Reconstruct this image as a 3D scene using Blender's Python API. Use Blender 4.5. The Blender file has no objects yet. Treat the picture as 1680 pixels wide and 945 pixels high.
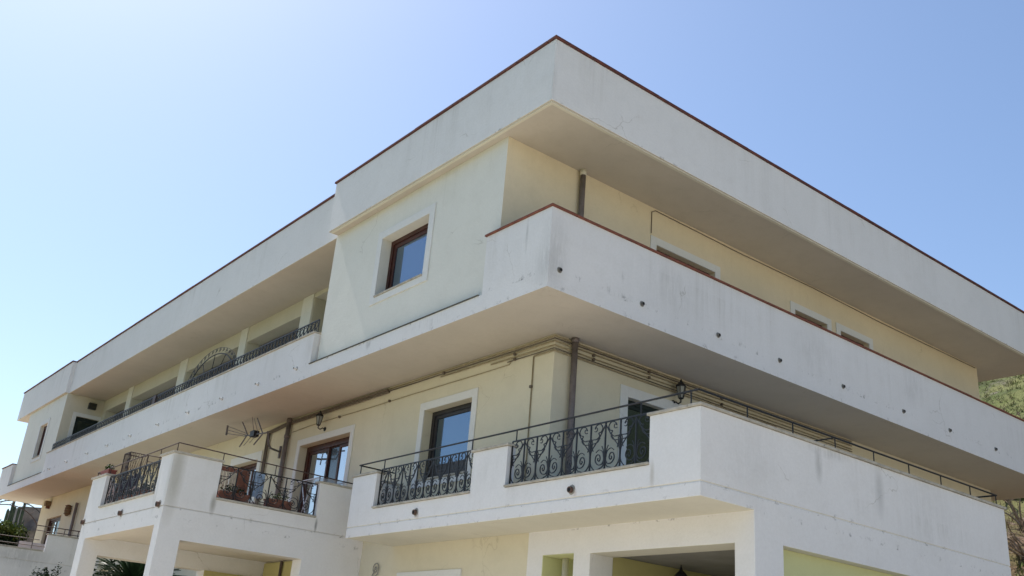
import bpy, math, random
from mathutils import Vector, Matrix, noise
random.seed(7)
S = bpy.context.scene
COL = S.collection

# ---------------------------------------------------------------- camera
cam_d = bpy.data.cameras.new("camera"); cam = bpy.data.objects.new("camera", cam_d); COL.objects.link(cam)
r0 = Vector((0.7735042, -0.6289700, 0.0780256)); r1 = Vector((0.2962631, 0.2499897, -0.9218098)); r2 = Vector((0.5602851, 0.7361399, 0.3797087))
m = Matrix((r0, -r1, -r2)).transposed().to_4x4(); m.translation = Vector((-8.049, -9.767, -5.268))
cam.matrix_world = m
cam_d.sensor_width = 36; cam_d.lens = 34.19; cam_d.clip_end = 2000; cam_d.clip_start = 0.05
S.camera = cam
# ---------------------------------------------------------------- sky + sun
SUN = Vector((-0.013, 0.555, 0.832)).normalized()
elev = math.asin(SUN.z)
W = bpy.data.worlds.new("World"); S.world = W; W.use_nodes = True
nt = W.node_tree; nt.nodes.clear()
sky = nt.nodes.new("ShaderNodeTexSky"); sky.sky_type = 'NISHITA'; sky.sun_disc = False
sky.sun_elevation = elev; sky.sun_rotation = math.atan2(SUN.x, SUN.y)
sky.air_density = 1.07; sky.dust_density = 1.0; sky.ozone_density = 3.1; sky.altitude = 100
bg = nt.nodes.new("ShaderNodeBackground"); bg.inputs[1].default_value = 0.117
wo = nt.nodes.new("ShaderNodeOutputWorld")
nt.links.new(sky.outputs[0], bg.inputs[0]); nt.links.new(bg.outputs[0], wo.inputs[0])
sl = bpy.data.lights.new("sun", 'SUN'); sl.energy = 5.0; sl.angle = math.radians(0.55); sl.color = (1.0, 0.95, 0.87)
so = bpy.data.objects.new("sun", sl); COL.objects.link(so)
so.rotation_euler = SUN.to_track_quat('Z', 'Y').to_euler()
S.view_settings.view_transform = 'Standard'; S.view_settings.look = 'None'
S.view_settings.exposure = 0.59; S.view_settings.gamma = 1.0
S.render.engine = 'CYCLES'
try:
    S.cycles.max_bounces = 8; S.cycles.diffuse_bounces = 5; S.cycles.glossy_bounces = 3; S.cycles.transparent_max_bounces = 8
except Exception: pass

GZ = -6.87        # ground level
# ---------------------------------------------------------------- materials
def mat(name):
    m = bpy.data.materials.new(name); m.use_nodes = True
    n = m.node_tree.nodes; n.clear()
    out = n.new("ShaderNodeOutputMaterial"); b = n.new("ShaderNodeBsdfPrincipled")
    m.node_tree.links.new(b.outputs[0], out.inputs[0])
    return m, m.node_tree, b
def c4(c): return (c[0], c[1], c[2], 1.0)
def nd(t, kind, **kw):
    n = t.nodes.new(kind)
    for k, v in kw.items():
        if k == 'op': n.operation = v
        else: setattr(n, k, v)
    return n
def val(t, sock, v):
    if hasattr(v, 'links'): t.links.new(v, sock)
    else: sock.default_value = v
def noise_f(t, co, scale, detail=4, rough=.55, mapping=None):
    if mapping:
        mp = nd(t, "ShaderNodeMapping"); mp.inputs['Scale'].default_value = mapping
        t.links.new(co, mp.inputs['Vector']); co = mp.outputs[0]
    n = nd(t, "ShaderNodeTexNoise"); n.inputs['Scale'].default_value = scale; n.inputs['Detail'].default_value = detail
    n.inputs['Roughness'].default_value = rough; t.links.new(co, n.inputs['Vector']); return n.outputs[0]
def ramp(t, f, a, b, lo=0., hi=1.):
    n = nd(t, "ShaderNodeMapRange"); n.inputs['From Min'].default_value = a; n.inputs['From Max'].default_value = b
    n.inputs['To Min'].default_value = lo; n.inputs['To Max'].default_value = hi; t.links.new(f, n.inputs['Value']); return n.outputs[0]
def mul(t, a, b, op='MULTIPLY'):
    n = nd(t, "ShaderNodeMath", op=op); val(t, n.inputs[0], a); val(t, n.inputs[1], b); return n.outputs[0]
def mix(t, f, a, b, mode='MIX'):
    n = nd(t, "ShaderNodeMix", data_type='RGBA', blend_type=mode); val(t, n.inputs[0], f)
    val(t, n.inputs[6], a if hasattr(a, 'links') else c4(a)); val(t, n.inputs[7], b if hasattr(b, 'links') else c4(b)); return n.outputs[2]
def bump(t, b, h, strength=.3, dist=.01):
    n = nd(t, "ShaderNodeBump"); n.inputs['Strength'].default_value = strength; n.inputs['Distance'].default_value = dist
    t.links.new(h, n.inputs['Height']); t.links.new(n.outputs[0], b.inputs['Normal'])
def obco(t):
    n = nd(t, "ShaderNodeTexCoord"); return n.outputs['Object']

def plaster(name, base, dirt=(.30, .27, .22), streak=.35, patch=.5, bands=(), bumps=.5, foot=(), stains=()):
    """painted render: cloudy paint, rain streaks under the copings (bands = z of a coping), mould along lower edges (foot)"""
    m, t, b = mat(name); co = obco(t)
    big = noise_f(t, co, .55, 5, .6); mid = noise_f(t, co, 3.2, 6, .65); fine = noise_f(t, co, 26, 4, .6)
    f1 = ramp(t, big, .3, .7)
    col = mix(t, mul(t, f1, patch), base, tuple(c * k for c, k in zip(base, (.875, .88, .875))))
    col = mix(t, mul(t, ramp(t, mid, .48, .75), .35 * patch + .1), col, tuple(c * k for c, k in zip(base, (.82, .805, .78))))
    col = mix(t, ramp(t, fine, .3, .8, 0, .10), col, dirt)
    sep = nd(t, "ShaderNodeSeparateXYZ"); t.links.new(co, sep.inputs[0]); z = sep.outputs[2]
    # vertical streaks
    st = noise_f(t, co, 1., 5, .7, mapping=(3.6, 3.6, .16)); st2 = noise_f(t, co, 1., 4, .7, mapping=(16, 16, .5))
    where = ramp(t, noise_f(t, co, .42, 3, .5, mapping=(1, 1, .5)), .44, .62)
    s = mul(t, mul(t, ramp(t, st, .46, .74), ramp(t, st2, .30, .75)), where)
    for zt, ln in bands:
        g = ramp(t, z, zt - ln, zt)           # strongest right under the coping
        above = mul(t, z, zt + .05, 'LESS_THAN')
        g = mul(t, g, above)
        col = mix(t, mul(t, mul(t, g, s), streak), col, dirt)
    col = mix(t, mul(t, mul(t, s, ramp(t, big, .45, .65)), streak * .28), col, dirt)
    for zf, hh in foot:                        # black mould specks along a lower edge
        g = ramp(t, mul(t, mul(t, z, zf, 'SUBTRACT'), 0, 'ADD'), hh, 0.)
        below = mul(t, z, zf - .03, 'GREATER_THAN')
        sp = ramp(t, noise_f(t, co, 5.5, 6, .75), .56, .66)
        col = mix(t, mul(t, mul(t, mul(t, g, below), sp), .7), col, (.12, .11, .10))
    # hairline cracks, only here and there
    dv = nd(t, "ShaderNodeVectorMath", op='MULTIPLY_ADD'); nc = nd(t, "ShaderNodeTexNoise"); nc.inputs['Scale'].default_value = 2.2; nc.inputs['Detail'].default_value = 5
    t.links.new(co, nc.inputs['Vector']); t.links.new(nc.outputs['Color'], dv.inputs[0]); dv.inputs[1].default_value = (.5, .5, .5); t.links.new(co, dv.inputs[2])
    vo = nd(t, "ShaderNodeTexVoronoi", feature='DISTANCE_TO_EDGE'); vo.inputs['Scale'].default_value = .55; t.links.new(dv.outputs[0], vo.inputs['Vector'])
    crack = mul(t, ramp(t, vo.outputs['Distance'], .0042, .001), ramp(t, noise_f(t, co, .8, 3, .5), .56, .62))
    col = mix(t, mul(t, crack, .38), col, dirt)
    sn = mul(t, mul(t, noise_f(t, co, 1., 6, .72, mapping=(7, 7, 2.2)), .6), mul(t, noise_f(t, co, 1., 5, .72, mapping=(22, 22, 1.3)), .4), 'ADD')
    for (sx, sy, sz, rx, ry, rz, k, lo, dc) in stains:      # weather stains with a place and shape of their own
        a1 = nd(t, "ShaderNodeVectorMath", op='SUBTRACT'); t.links.new(co, a1.inputs[0]); a1.inputs[1].default_value = (sx, sy, sz)
        a2 = nd(t, "ShaderNodeVectorMath", op='MULTIPLY'); t.links.new(a1.outputs[0], a2.inputs[0]); a2.inputs[1].default_value = (1 / rx, 1 / ry, 1 / rz)
        a3 = nd(t, "ShaderNodeVectorMath", op='LENGTH'); t.links.new(a2.outputs[0], a3.inputs[0])
        g = mul(t, ramp(t, a3.outputs['Value'], 1., .25), ramp(t, sn, lo, lo + .16))
        col = mix(t, mul(t, g, k * .72), col, dc)
    t.links.new(col, b.inputs['Base Color'])
    b.inputs['Roughness'].default_value = .88; b.inputs['Specular IOR Level'].default_value = .25
    h = mul(t, mul(t, fine, .25), mul(t, mul(t, mid, 1.6), mul(t, noise_f(t, co, 90, 2), .12), 'ADD'), 'ADD')
    bump(t, b, h, bumps, .012)
    return m

def simple(name, base, rough=.6, var=.18, scale=9., metal=0., bumpd=.0, spec=.4, alt=None):
    m, t, b = mat(name); co = obco(t)
    n = noise_f(t, co, scale, 5, .65)
    alt = alt or tuple(c * (1 - 2.2 * var) for c in base)
    col = mix(t, ramp(t, n, .3, .72), base, alt)
    t.links.new(col, b.inputs['Base Color']); b.inputs['Roughness'].default_value = rough
    b.inputs['Metallic'].default_value = metal; b.inputs['Specular IOR Level'].default_value = spec
    if bumpd: bump(t, b, noise_f(t, co, scale * 6, 4), .5, bumpd)
    return m

M = {}
G_ = (.25, .245, .23); BR = (.27, .22, .14); BK = (.09, .085, .08)
M['white'] = plaster('white_plaster', (.79, .77, .765), bands=((4.20, 1.1), (1.26, .95), (.93, .7)), streak=.50, foot=((0.0, .09), (.28, .10), (3.09, .05)),
    stains=((.12, 0, .55, .30, .3, .75, .34, .36, G_), (0, .10, .35, .2, .45, .45, .22, .38, G_), (1.25, 0, .33, .55, .1, .09, .9, .52, BK), (1.45, 0, .62, .10, .1, .12, .6, .50, BK),
            (0, .55, .95, .1, .035, .35, .5, .35, G_), (2.6, 0, .8, .9, .1, .6, .22, .42, G_), (6.3, 0, .7, .8, .1, .6, .2, .42, G_), (9.6, 0, .9, .5, .1, .5, .25, .4, G_),
            (0, 4.9, .22, .1, .10, .13, .8, .42, BK), (0, 2.9, .16, .1, .7, .12, .6, .50, BK), (0, 7.2, .7, .1, .25, .5, .20, .35, BR), (-.1, .08, 3.4, .1, .15, .5, .25, .4, G_),
            (0, 12.6, .10, .1, 2.4, .08, .3, .50, G_), (0, 17.5, .10, .1, 3., .10, .35, .50, G_), (0, 22.5, .10, .1, 3., .10, .3, .50, G_)))
M['white_low'] = plaster('white_plaster_lower', (.79, .77, .76), bands=((-1.98, .9), (-2.6, .3)), streak=.50, foot=((-3.07, .05), (-2.9, .06)),
    stains=((-2.27, 6.77, -2.35, .17, .2, .95, .65, .26, (.27, .25, .17)), (-1.53, 6.77, -2.72, .07, .1, .24, .85, .25, (.22, .20, .15)), (-2.37, 7.3, -2.6, .1, .10, .5, .4, .35, G_),
            (2.85, -2.36, -2.25, .10, .1, .30, .55, .30, G_), (4.25, -2.36, -2.35, .14, .1, .45, .45, .30, G_), (3.1, -2.36, -2.06, .6, .1, .10, .5, .42, G_), (.53, -1.60, -2.75, .1, .05, .22, .5, .3, BR),
            (1.5, -2.36, -2.4, .7, .1, .7, .16, .38, G_), (5.6, -2.36, -2.5, 1.0, .1, .7, .15, .40, G_), (.48, 6.77, -2.78, .035, .1, .16, .9, .2, BK), (.53, 2.1, -2.4, .1, .08, .5, .25, .4, G_), (.53, 1.7, -2.4, .1, .4, .35, .14, .4, G_),
            (.53, 3.5, -2.84, .1, .08, .08, .6, .35, (.35, .2, .15)), (.53, -.2, -2.84, .1, .08, .08, .6, .35, (.35, .2, .15)), (-1.0, 22.36, -2.75, 1.2, .1, .4, .5, .36, G_), (-2.37, 8.9, -2.9, .1, .1, .09, .6, .35, BR), (-.5, 22.36, -3.4, 1.6, .1, 1.2, .25, .35, G_)))
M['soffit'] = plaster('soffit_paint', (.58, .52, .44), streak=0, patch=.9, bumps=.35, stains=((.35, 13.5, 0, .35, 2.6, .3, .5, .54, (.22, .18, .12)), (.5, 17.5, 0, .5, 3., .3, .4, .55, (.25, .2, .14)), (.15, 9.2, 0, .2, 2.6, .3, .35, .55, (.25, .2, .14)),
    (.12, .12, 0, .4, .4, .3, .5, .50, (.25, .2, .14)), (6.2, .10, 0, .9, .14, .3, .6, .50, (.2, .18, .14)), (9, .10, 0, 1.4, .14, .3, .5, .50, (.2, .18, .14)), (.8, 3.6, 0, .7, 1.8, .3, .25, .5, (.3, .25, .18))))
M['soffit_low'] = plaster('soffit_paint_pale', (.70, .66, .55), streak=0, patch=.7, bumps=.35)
M['cream'] = plaster('cream_plaster', (.72, .655, .505), dirt=(.42, .36, .24), streak=.25, patch=.7, bands=((3.09, 1.2), (0, 1.1)), bumps=.35)
M['cream_warm'] = plaster('cream_plaster_warm', (.78, .675, .50), dirt=(.42, .34, .2), streak=.25, patch=.7, bands=((3.09, 1.2),), bumps=.35)
M['pale'] = plaster('pale_ivory_plaster', (.775, .755, .69), streak=.25, patch=.5, bands=((3.09, 1.0),), bumps=.45)
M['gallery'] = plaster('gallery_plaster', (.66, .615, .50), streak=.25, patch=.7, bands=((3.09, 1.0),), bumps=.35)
M['lime'] = plaster('lime_plaster', (.61, .61, .33), dirt=(.4, .38, .18), streak=.2, patch=.6, bumps=.3)
M['yellow'] = plaster('yellow_plaster', (.52, .465, .21), dirt=(.3, .25, .1), streak=.2, patch=.6, bumps=.3)
M['trim'] = plaster('trim_paint', (.76, .75, .73), streak=.2, patch=.4, bumps=.2)
M['stone'] = simple('coping_stone', (.52, .48, .41), .8, .2, 7, bumpd=.003, alt=(.30, .27, .22))
M['tile'] = simple('terracotta_tile', (.26, .085, .05), .8, .25, 11, bumpd=.004, alt=(.13, .05, .04))
M['tile_dark'] = simple('terracotta_tile_weathered', (.17, .055, .042), .85, .25, 9, bumpd=.004, alt=(.07, .035, .035))
M['floor_tile'] = simple('terracotta_floor', (.42, .22, .13), .8, .2, 4)
M['grey_ceiling'] = simple('grey_ceiling', (.27, .255, .23), .9, .12, 2)
M['mortar'] = simple('mortar_patch', (.42, .40, .36), .95, .3, 30, bumpd=.006)
M['grey_pipe'] = simple('grey_pipe', (.20, .185, .17), .8, .3, 30)
M['mould'] = simple('mouldy_ledge', (.13, .12, .10), .95, .3, 6)
M['wood'] = simple('window_wood', (.085, .023, .013), .45, .3, 14, bumpd=.001)
M['wood_grey'] = simple('window_frame_dark', (.040, .034, .034), .5, .2, 14)
M['iron'] = simple('wrought_iron', (.016, .015, .017), .5, .25, 20, spec=.5)
M['rust'] = simple('brown_painted_metal', (.075, .045, .038), .6, .3, 15)
M['pipe'] = simple('brown_pipe', (.225, .185, .175), .5, .22, 6)
M['conduit'] = simple('beige_conduit', (.42, .34, .21), .6, .2, 8)
M['conduit_dark'] = simple('brown_conduit', (.19, .15, .115), .6, .2, 8)
M['green_door'] = simple('green_shutter', (.020, .032, .027), .6, .2, 5)
M['rust_clay'] = simple('weathered_clay', (.17, .10, .075), .8, .3, 25)
M['pot'] = simple('clay_pot', (.26, .11, .075), .75, .2, 12, bumpd=.003)
M['pot_red'] = simple('red_planter', (.30, .075, .055), .6, .2, 12)
M['bench'] = simple('stained_timber', (.25, .095, .055), .6, .3, 12, bumpd=.002)
M['bench_pale'] = simple('pale_slats', (.62, .54, .42), .7, .2, 12)
M['blue_cloth'] = simple('blue_towel', (.38, .50, .66), .9, .25, 10, bumpd=.004)
M['white_cloth'] = simple('white_cloth', (.62, .64, .68), .9, .1, 14)
M['purple_cloth'] = simple('dark_purple_cloth', (.045, .038, .065), .9, .2, 12)
M['white_metal'] = simple('white_metal', (.6, .63, .68), .4, .1, 10)
M['alu'] = simple('antenna_aluminium', (.20, .175, .18), .5, .25, 20, metal=.2)
M['wicker'] = simple('wicker', (.30, .20, .11), .8, .35, 40, bumpd=.004)
M['dark'] = simple('dark_interior', (.015, .014, .014), .9, .2, 3)
M['leaf'] = simple('leaves', (.065, .11, .028), .85, .3, 3.0, alt=(.020, .045, .014), spec=.15)
M['leaf_yellow'] = simple('yellow_green_leaves', (.15, .19, .035), .85, .3, 3.0, alt=(.04, .08, .02), spec=.15)  # yellowish green leaves for hedge top, potted plant and slope
M['leaf_dark'] = simple('dark_leaves', (.024, .046, .018), .9, .3, 3.0, spec=.1)
M['palm'] = simple('palm_leaf', (.030, .065, .026), .42, .3, 4.0, spec=.6)
M['petal'] = simple('pale_flowers', (.62, .55, .58), .7, .15, 8)
M['cactus'] = simple('cactus_skin', (.035, .06, .035), .7, .3, 5)
M['bark'] = simple('bark', (.13, .09, .06), .9, .3, 20, bumpd=.01)
M['dead'] = simple('dry_branch', (.36, .29, .22), .9, .3, 12, alt=(.14, .09, .06))
M['lamp_glass'] = simple('frosted_lamp_glass', (.30, .30, .28), .25, .1, 5)
M['rock'] = simple('grey_rock_wall', (.20, .18, .17), .95, .3, 1.2, bumpd=.06, alt=(.06, .055, .055))

def glass(name, tint=(.03, .05, .07), refl=(.55, .72, .9), f=.45):
    m, t, b = mat(name); co = obco(t)
    b.inputs['Base Color'].default_value = c4(tint); b.inputs['Roughness'].default_value = .25
    g = nd(t, "ShaderNodeBsdfGlossy"); g.inputs['Color'].default_value = c4(refl); g.inputs['Roughness'].default_value = .02
    bm = nd(t, "ShaderNodeBump"); bm.inputs['Strength'].default_value = .06; bm.inputs['Distance'].default_value = .02
    t.links.new(noise_f(t, co, 1.4, 2), bm.inputs['Height']); t.links.new(bm.outputs[0], g.inputs['Normal'])
    fr = nd(t, "ShaderNodeFresnel"); fr.inputs[0].default_value = 1.6
    fac = mul(t, fr.outputs[0], f, 'ADD')
    mx = nd(t, "ShaderNodeMixShader"); t.links.new(fac, mx.inputs[0]); t.links.new(b.outputs[0], mx.inputs[1]); t.links.new(g.outputs[0], mx.inputs[2])
    out = [n for n in t.nodes if n.type == 'OUTPUT_MATERIAL'][0]; t.links.new(mx.outputs[0], out.inputs[0])
    return m
M['glass'] = glass('window_glass_blue', (.02, .03, .045), (.34, .48, .62), f=.28)
M['glass_clear'] = glass('window_glass_bright', (.03, .04, .05), (.85, .9, .95), .42)
M['glass_dark'] = glass('window_glass_dark', (.010, .012, .012), (.35, .42, .45), .04)
M['glass_green'] = glass('green_tinted_glass', (.016, .026, .022), (.12, .15, .14), .05)

def terrain_mat():
    m, t, b = mat('hillside_grass_and_scrub'); co = obco(t)
    g1 = noise_f(t, co, .06, 8, .65); g2 = noise_f(t, co, .5, 8, .7); g3 = noise_f(t, co, 3., 6, .7)
    col = mix(t, ramp(t, g1, .42, .58), (.085, .115, .032), (.145, .150, .060))
    col = mix(t, ramp(t, g2, .48, .60), col, (.075, .095, .035))
    col = mix(t, ramp(t, g3, .52, .74, 0, .5), col, (.17, .15, .08))
    col = mix(t, mul(t, ramp(t, noise_f(t, co, .25, 6, .7), .57, .64), .8), col, (.17, .14, .12))
    sep0 = nd(t, "ShaderNodeSeparateXYZ"); t.links.new(co, sep0.inputs[0])
    low = mul(t, ramp(t, mul(t, sep0.outputs[2], mul(t, g2, 12., 'MULTIPLY'), 'SUBTRACT'), -3., -8.), ramp(t, sep0.outputs[2], GZ + .2, GZ + 1.5))
    col = mix(t, mul(t, low, .8), col, mix(t, ramp(t, g3, .35, .7), (.17, .105, .07), (.09, .055, .035)))
    # unseen paving by the house, pale tone and extent set for bounce light
    sep = nd(t, "ShaderNodeSeparateXYZ"); t.links.new(co, sep.inputs[0])
    bounce_paving = mul(t, mul(t, sep.outputs[2], GZ + .12, 'LESS_THAN'), ramp(t, mul(t, sep.outputs[0], mul(t, g1, 4., 'MULTIPLY'), 'ADD'), -10.5, -9.5))
    pv = mix(t, ramp(t, g2, .35, .65), (.66, .61, .52), (.54, .50, .42))
    col = mix(t, bounce_paving, col, pv)
    t.links.new(col, b.inputs['Base Color']); b.inputs['Roughness'].default_value = .95; b.inputs['Specular IOR Level'].default_value = .1
    bump(t, b, mul(t, g3, g2, 'ADD'), .8, .12)
    return m
M['terrain'] = terrain_mat()

# ---------------------------------------------------------------- mesh helpers
def tag(o, label=None, cat=None, group=None, kind=None):
    if label: o['label'] = label
    if cat: o['category'] = cat
    if group: o['group'] = group
    if kind: o['kind'] = kind
    return o
def empty(name, label, cat, loc=(0, 0, 0), rz=0, group=None):
    o = bpy.data.objects.new(name, None); COL.objects.link(o); o.location = loc; o.rotation_euler = (0, 0, rz)
    o.empty_display_size = .2
    return tag(o, label, cat, group)
class MB:
    def __init__(s): s.v = []; s.f = []; s.mi = []
    def box(s, x0, x1, y0, y1, z0, z1, mi=0):
        if x0 > x1: x0, x1 = x1, x0
        if y0 > y1: y0, y1 = y1, y0
        if z0 > z1: z0, z1 = z1, z0
        n = len(s.v)
        s.v += [(x0, y0, z0), (x1, y0, z0), (x1, y1, z0), (x0, y1, z0), (x0, y0, z1), (x1, y0, z1), (x1, y1, z1), (x0, y1, z1)]
        for q in ((0, 3, 2, 1), (4, 5, 6, 7), (0, 1, 5, 4), (1, 2, 6, 5), (2, 3, 7, 6), (3, 0, 4, 7)):
            s.f.append(tuple(n + i for i in q)); s.mi.append(mi)
        return s
    def tube(s, pts, r, n=6, cap=True, mi=0):
        pts = [Vector(p) for p in pts]; rs = r if isinstance(r, (list, tuple)) else [r] * len(pts)
        rings = []; up = None
        for i, p in enumerate(pts):
            d = (pts[min(i + 1, len(pts) - 1)] - pts[max(i - 1, 0)])
            d = d.normalized() if d.length > 1e-9 else Vector((0, 0, 1))
            if up is None or abs(up.dot(d)) > .95: up = Vector((0, 0, 1)) if abs(d.z) < .9 else Vector((0, 1, 0))
            a = d.cross(up).normalized(); b = d.cross(a).normalized(); up = -b
            k = len(s.v); rings.append(k)
            for j in range(n):
                an = 2 * math.pi * (j + .5) / n
                s.v.append(tuple(p + (a * math.cos(an) + b * math.sin(an)) * rs[i]))
        for a, b in zip(rings, rings[1:]):
            for j in range(n):
                s.f.append((a + j, a + (j + 1) % n, b + (j + 1) % n, b + j)); s.mi.append(mi)
        if cap:
            s.f.append(tuple(rings[0] + j for j in reversed(range(n)))); s.mi.append(mi)
            s.f.append(tuple(rings[-1] + j for j in range(n))); s.mi.append(mi)
        return s
    def lathe(s, prof, c=(0, 0, 0), n=12, mi=0):
        ks = []
        for r, z in prof:
            k = len(s.v); ks.append(k)
            for j in range(n):
                a = 2 * math.pi * j / n; s.v.append((c[0] + r * math.cos(a), c[1] + r * math.sin(a), c[2] + z))
        for a, b in zip(ks, ks[1:]):
            for j in range(n):
                s.f.append((a + j, a + (j + 1) % n, b + (j + 1) % n, b + j)); s.mi.append(mi)
        s.f.append(tuple(ks[0] + j for j in reversed(range(n)))); s.mi.append(mi)
        s.f.append(tuple(ks[-1] + j for j in range(n))); s.mi.append(mi)
        return s
    def quad(s, a, b, c, d, mi=0):
        n = len(s.v); s.v += [tuple(a), tuple(b), tuple(c), tuple(d)]; s.f.append((n, n + 1, n + 2, n + 3)); s.mi.append(mi); return s
    def mesh(s, name, mats, smooth=False):
        me = bpy.data.meshes.new(name); me.from_pydata(s.v, [], s.f)
        for mm in (mats if isinstance(mats, (list, tuple)) else [mats]): me.materials.append(mm)
        me.polygons.foreach_set('material_index', s.mi)
        if smooth: me.polygons.foreach_set('use_smooth', [True] * len(s.f))
        me.update(); return me
    def build(s, name, mats, parent=None, smooth=False, bevel=0):
        return link(name, s.mesh(name, mats, smooth), parent, bevel)
def link(name, me, parent=None, bevel=0):
    o = bpy.data.objects.new(name, me); COL.objects.link(o)
    if parent:
        o.parent = parent
    if bevel:
        b = o.modifiers.new('bevel', 'BEVEL'); b.width = bevel; b.segments = 2; b.limit_method = 'ANGLE'; b.angle_limit = .6
    return o
def union(name, ops, mats, parent=None, bevel=.012):
    """ops: ('+'|'-', x0,x1,y0,y1,z0,z1); one welded surface, no inner faces; faces looking down take the second material"""
    X = sorted({round(v, 4) for o in ops for v in o[1:3]}); Y = sorted({round(v, 4) for o in ops for v in o[3:5]}); Z = sorted({round(v, 4) for o in ops for v in o[5:7]})
    ix = {v: i for i, v in enumerate(X)}; iy = {v: i for i, v in enumerate(Y)}; iz = {v: i for i, v in enumerate(Z)}
    nx, ny, nz = len(X) - 1, len(Y) - 1, len(Z) - 1
    sol = set()
    for o in ops:
        a, b, c, d, e, f = [round(v, 4) for v in o[1:]]
        cells = [(i, j, k) for i in range(ix[a], ix[b]) for j in range(iy[c], iy[d]) for k in range(iz[e], iz[f])]
        (sol.update if o[0] == '+' else sol.difference_update)(cells)
    vid = {}; V = []; F = []; MI = []
    def vv(i, j, k):
        q = (i, j, k)
        if q not in vid: vid[q] = len(V); V.append((X[i], Y[j], Z[k]))
        return vid[q]
    for (i, j, k) in sol:
        if (i - 1, j, k) not in sol: F.append((vv(i, j, k), vv(i, j, k + 1), vv(i, j + 1, k + 1), vv(i, j + 1, k))); MI.append(0)
        if (i + 1, j, k) not in sol: F.append((vv(i + 1, j, k), vv(i + 1, j + 1, k), vv(i + 1, j + 1, k + 1), vv(i + 1, j, k + 1))); MI.append(0)
        if (i, j - 1, k) not in sol: F.append((vv(i, j, k), vv(i + 1, j, k), vv(i + 1, j, k + 1), vv(i, j, k + 1))); MI.append(0)
        if (i, j + 1, k) not in sol: F.append((vv(i, j + 1, k), vv(i, j + 1, k + 1), vv(i + 1, j + 1, k + 1), vv(i + 1, j + 1, k))); MI.append(0)
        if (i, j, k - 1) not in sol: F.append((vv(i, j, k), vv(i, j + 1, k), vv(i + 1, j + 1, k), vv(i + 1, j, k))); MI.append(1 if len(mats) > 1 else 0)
        if (i, j, k + 1) not in sol: F.append((vv(i, j, k + 1), vv(i + 1, j, k + 1), vv(i + 1, j + 1, k + 1), vv(i, j + 1, k + 1))); MI.append(0)
    me = bpy.data.meshes.new(name); me.from_pydata(V, [], F)
    for q in mats: me.materials.append(q)
    me.polygons.foreach_set('material_index', MI); me.update()
    import bmesh
    bm = bmesh.new(); bm.from_mesh(me)
    bmesh.ops.dissolve_limit(bm, angle_limit=.01, verts=bm.verts, edges=bm.edges, delimit={'MATERIAL'})
    bm.to_mesh(me); bm.free()
    return link(name, me, parent, bevel)

# ---------------------------------------------------------------- ground and hill
def smooth(a, b, x):
    t = max(0., min(1., (x - a) / (b - a))); return t * t * (3 - 2 * t)
def hill_h(x, y):
    h = 0.
    if x > 14:
        k = .95 * (x - 14)
        top = 60 + 3.0 * noise.noise(Vector((x * .02, y * .02, 3.)))
        h = top * (1 - math.exp(-k / top))
        h *= math.exp(-((y - 2) / 48.) ** 2) if y > 2 else 1.
        h *= 1 - smooth(180, 320, x)
        a = min(1., (x - 14) / 4)
        h += a * (1.1 * noise.noise(Vector((x * .12, y * .12, .5))) + .45 * noise.noise(Vector((x * .45, y * .45, 1.5))) + .16 * noise.noise(Vector((x * 1.4, y * 1.4, 2.))))
        h = max(h, 0)
    d = math.hypot(x, y)
    if d > 150: h -= 0
    return h
def build_ground():
    xs = [-1500, -700, -300, -150, -80, -40, -20, -10, 0, 5] + [7 + i * .6 for i in range(110)] + [75 + i * 3 for i in range(35)] + [200, 260, 340, 500, 900, 1500]
    ys = [-1500, -700, -300, -200, -140, -100, -75] + [-60 + i * 1.0 for i in range(100)] + [42 + 4 * i for i in range(20)] + [140, 200, 300, 500, 900, 1500]
    V = []; F = []
    for x in xs:
        for y in ys: V.append((x, y, GZ + hill_h(x, y)))
    n = len(ys)
    for i in range(len(xs) - 1):
        for j in range(n - 1): F.append((i * n + j, (i + 1) * n + j, (i + 1) * n + j + 1, i * n + j + 1))
    me = bpy.data.meshes.new('ground'); me.from_pydata(V, [], F); me.materials.append(M['terrain'])
    me.polygons.foreach_set('use_smooth', [True] * len(F)); me.update()
    tag(link('ground', me), kind='structure')
build_ground()

# ================================================================ THE BUILDING
B = empty('apartment_building', 'large white and cream two storey balcony house seen from below at its corner', 'building', (0, 0, GZ))
def bp(o):      # keep world coordinates while parented to the building
    o.location = (0, 0, -GZ); return o
ZS = 3.09
# roof with its deep white fascia
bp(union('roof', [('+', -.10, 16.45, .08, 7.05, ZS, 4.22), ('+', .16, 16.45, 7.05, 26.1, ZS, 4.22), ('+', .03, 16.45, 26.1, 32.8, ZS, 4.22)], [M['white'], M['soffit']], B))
# drip strip under the fascia, its paler tone paints the light it catches
d = MB(); d.box(-.075, 16.4, .105, .165, ZS - .022, ZS - .002); d.box(-.075, -.02, .165, 7.0, ZS - .022, ZS - .002)
bp(d.build('drip_edge', M['soffit_low'], B))
# upper balcony: slab and parapets
bp(union('upper_balcony', [
    ('+', 0, 16.45, 0, 32.8, 0, .28),
    ('+', 0, 16.45, 0, .15, .28, 1.265), ('+', 0, .15, 0, 1.56, .28, 1.265),
    ('+', 0, .15, 7.12, 26.3, .28, .935), ('+', 0, .15, 31.1, 32.8, .28, 1.12),
    ('+', 16.30, 16.45, 0, 32.8, .28, 1.265), ('+', 0, 16.45, 32.65, 32.8, .28, 1.12),
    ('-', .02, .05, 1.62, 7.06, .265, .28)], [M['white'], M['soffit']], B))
# dark drip ledge strips under the two closed blocks
for ya, yb in ((1.64, 7.14), (26.45, 31.1)):
    d = MB(); d.box(-.018, .118, ya, yb, .281, .297)
    bp(d.build('ledge_strip', M['mould'], B))

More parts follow.
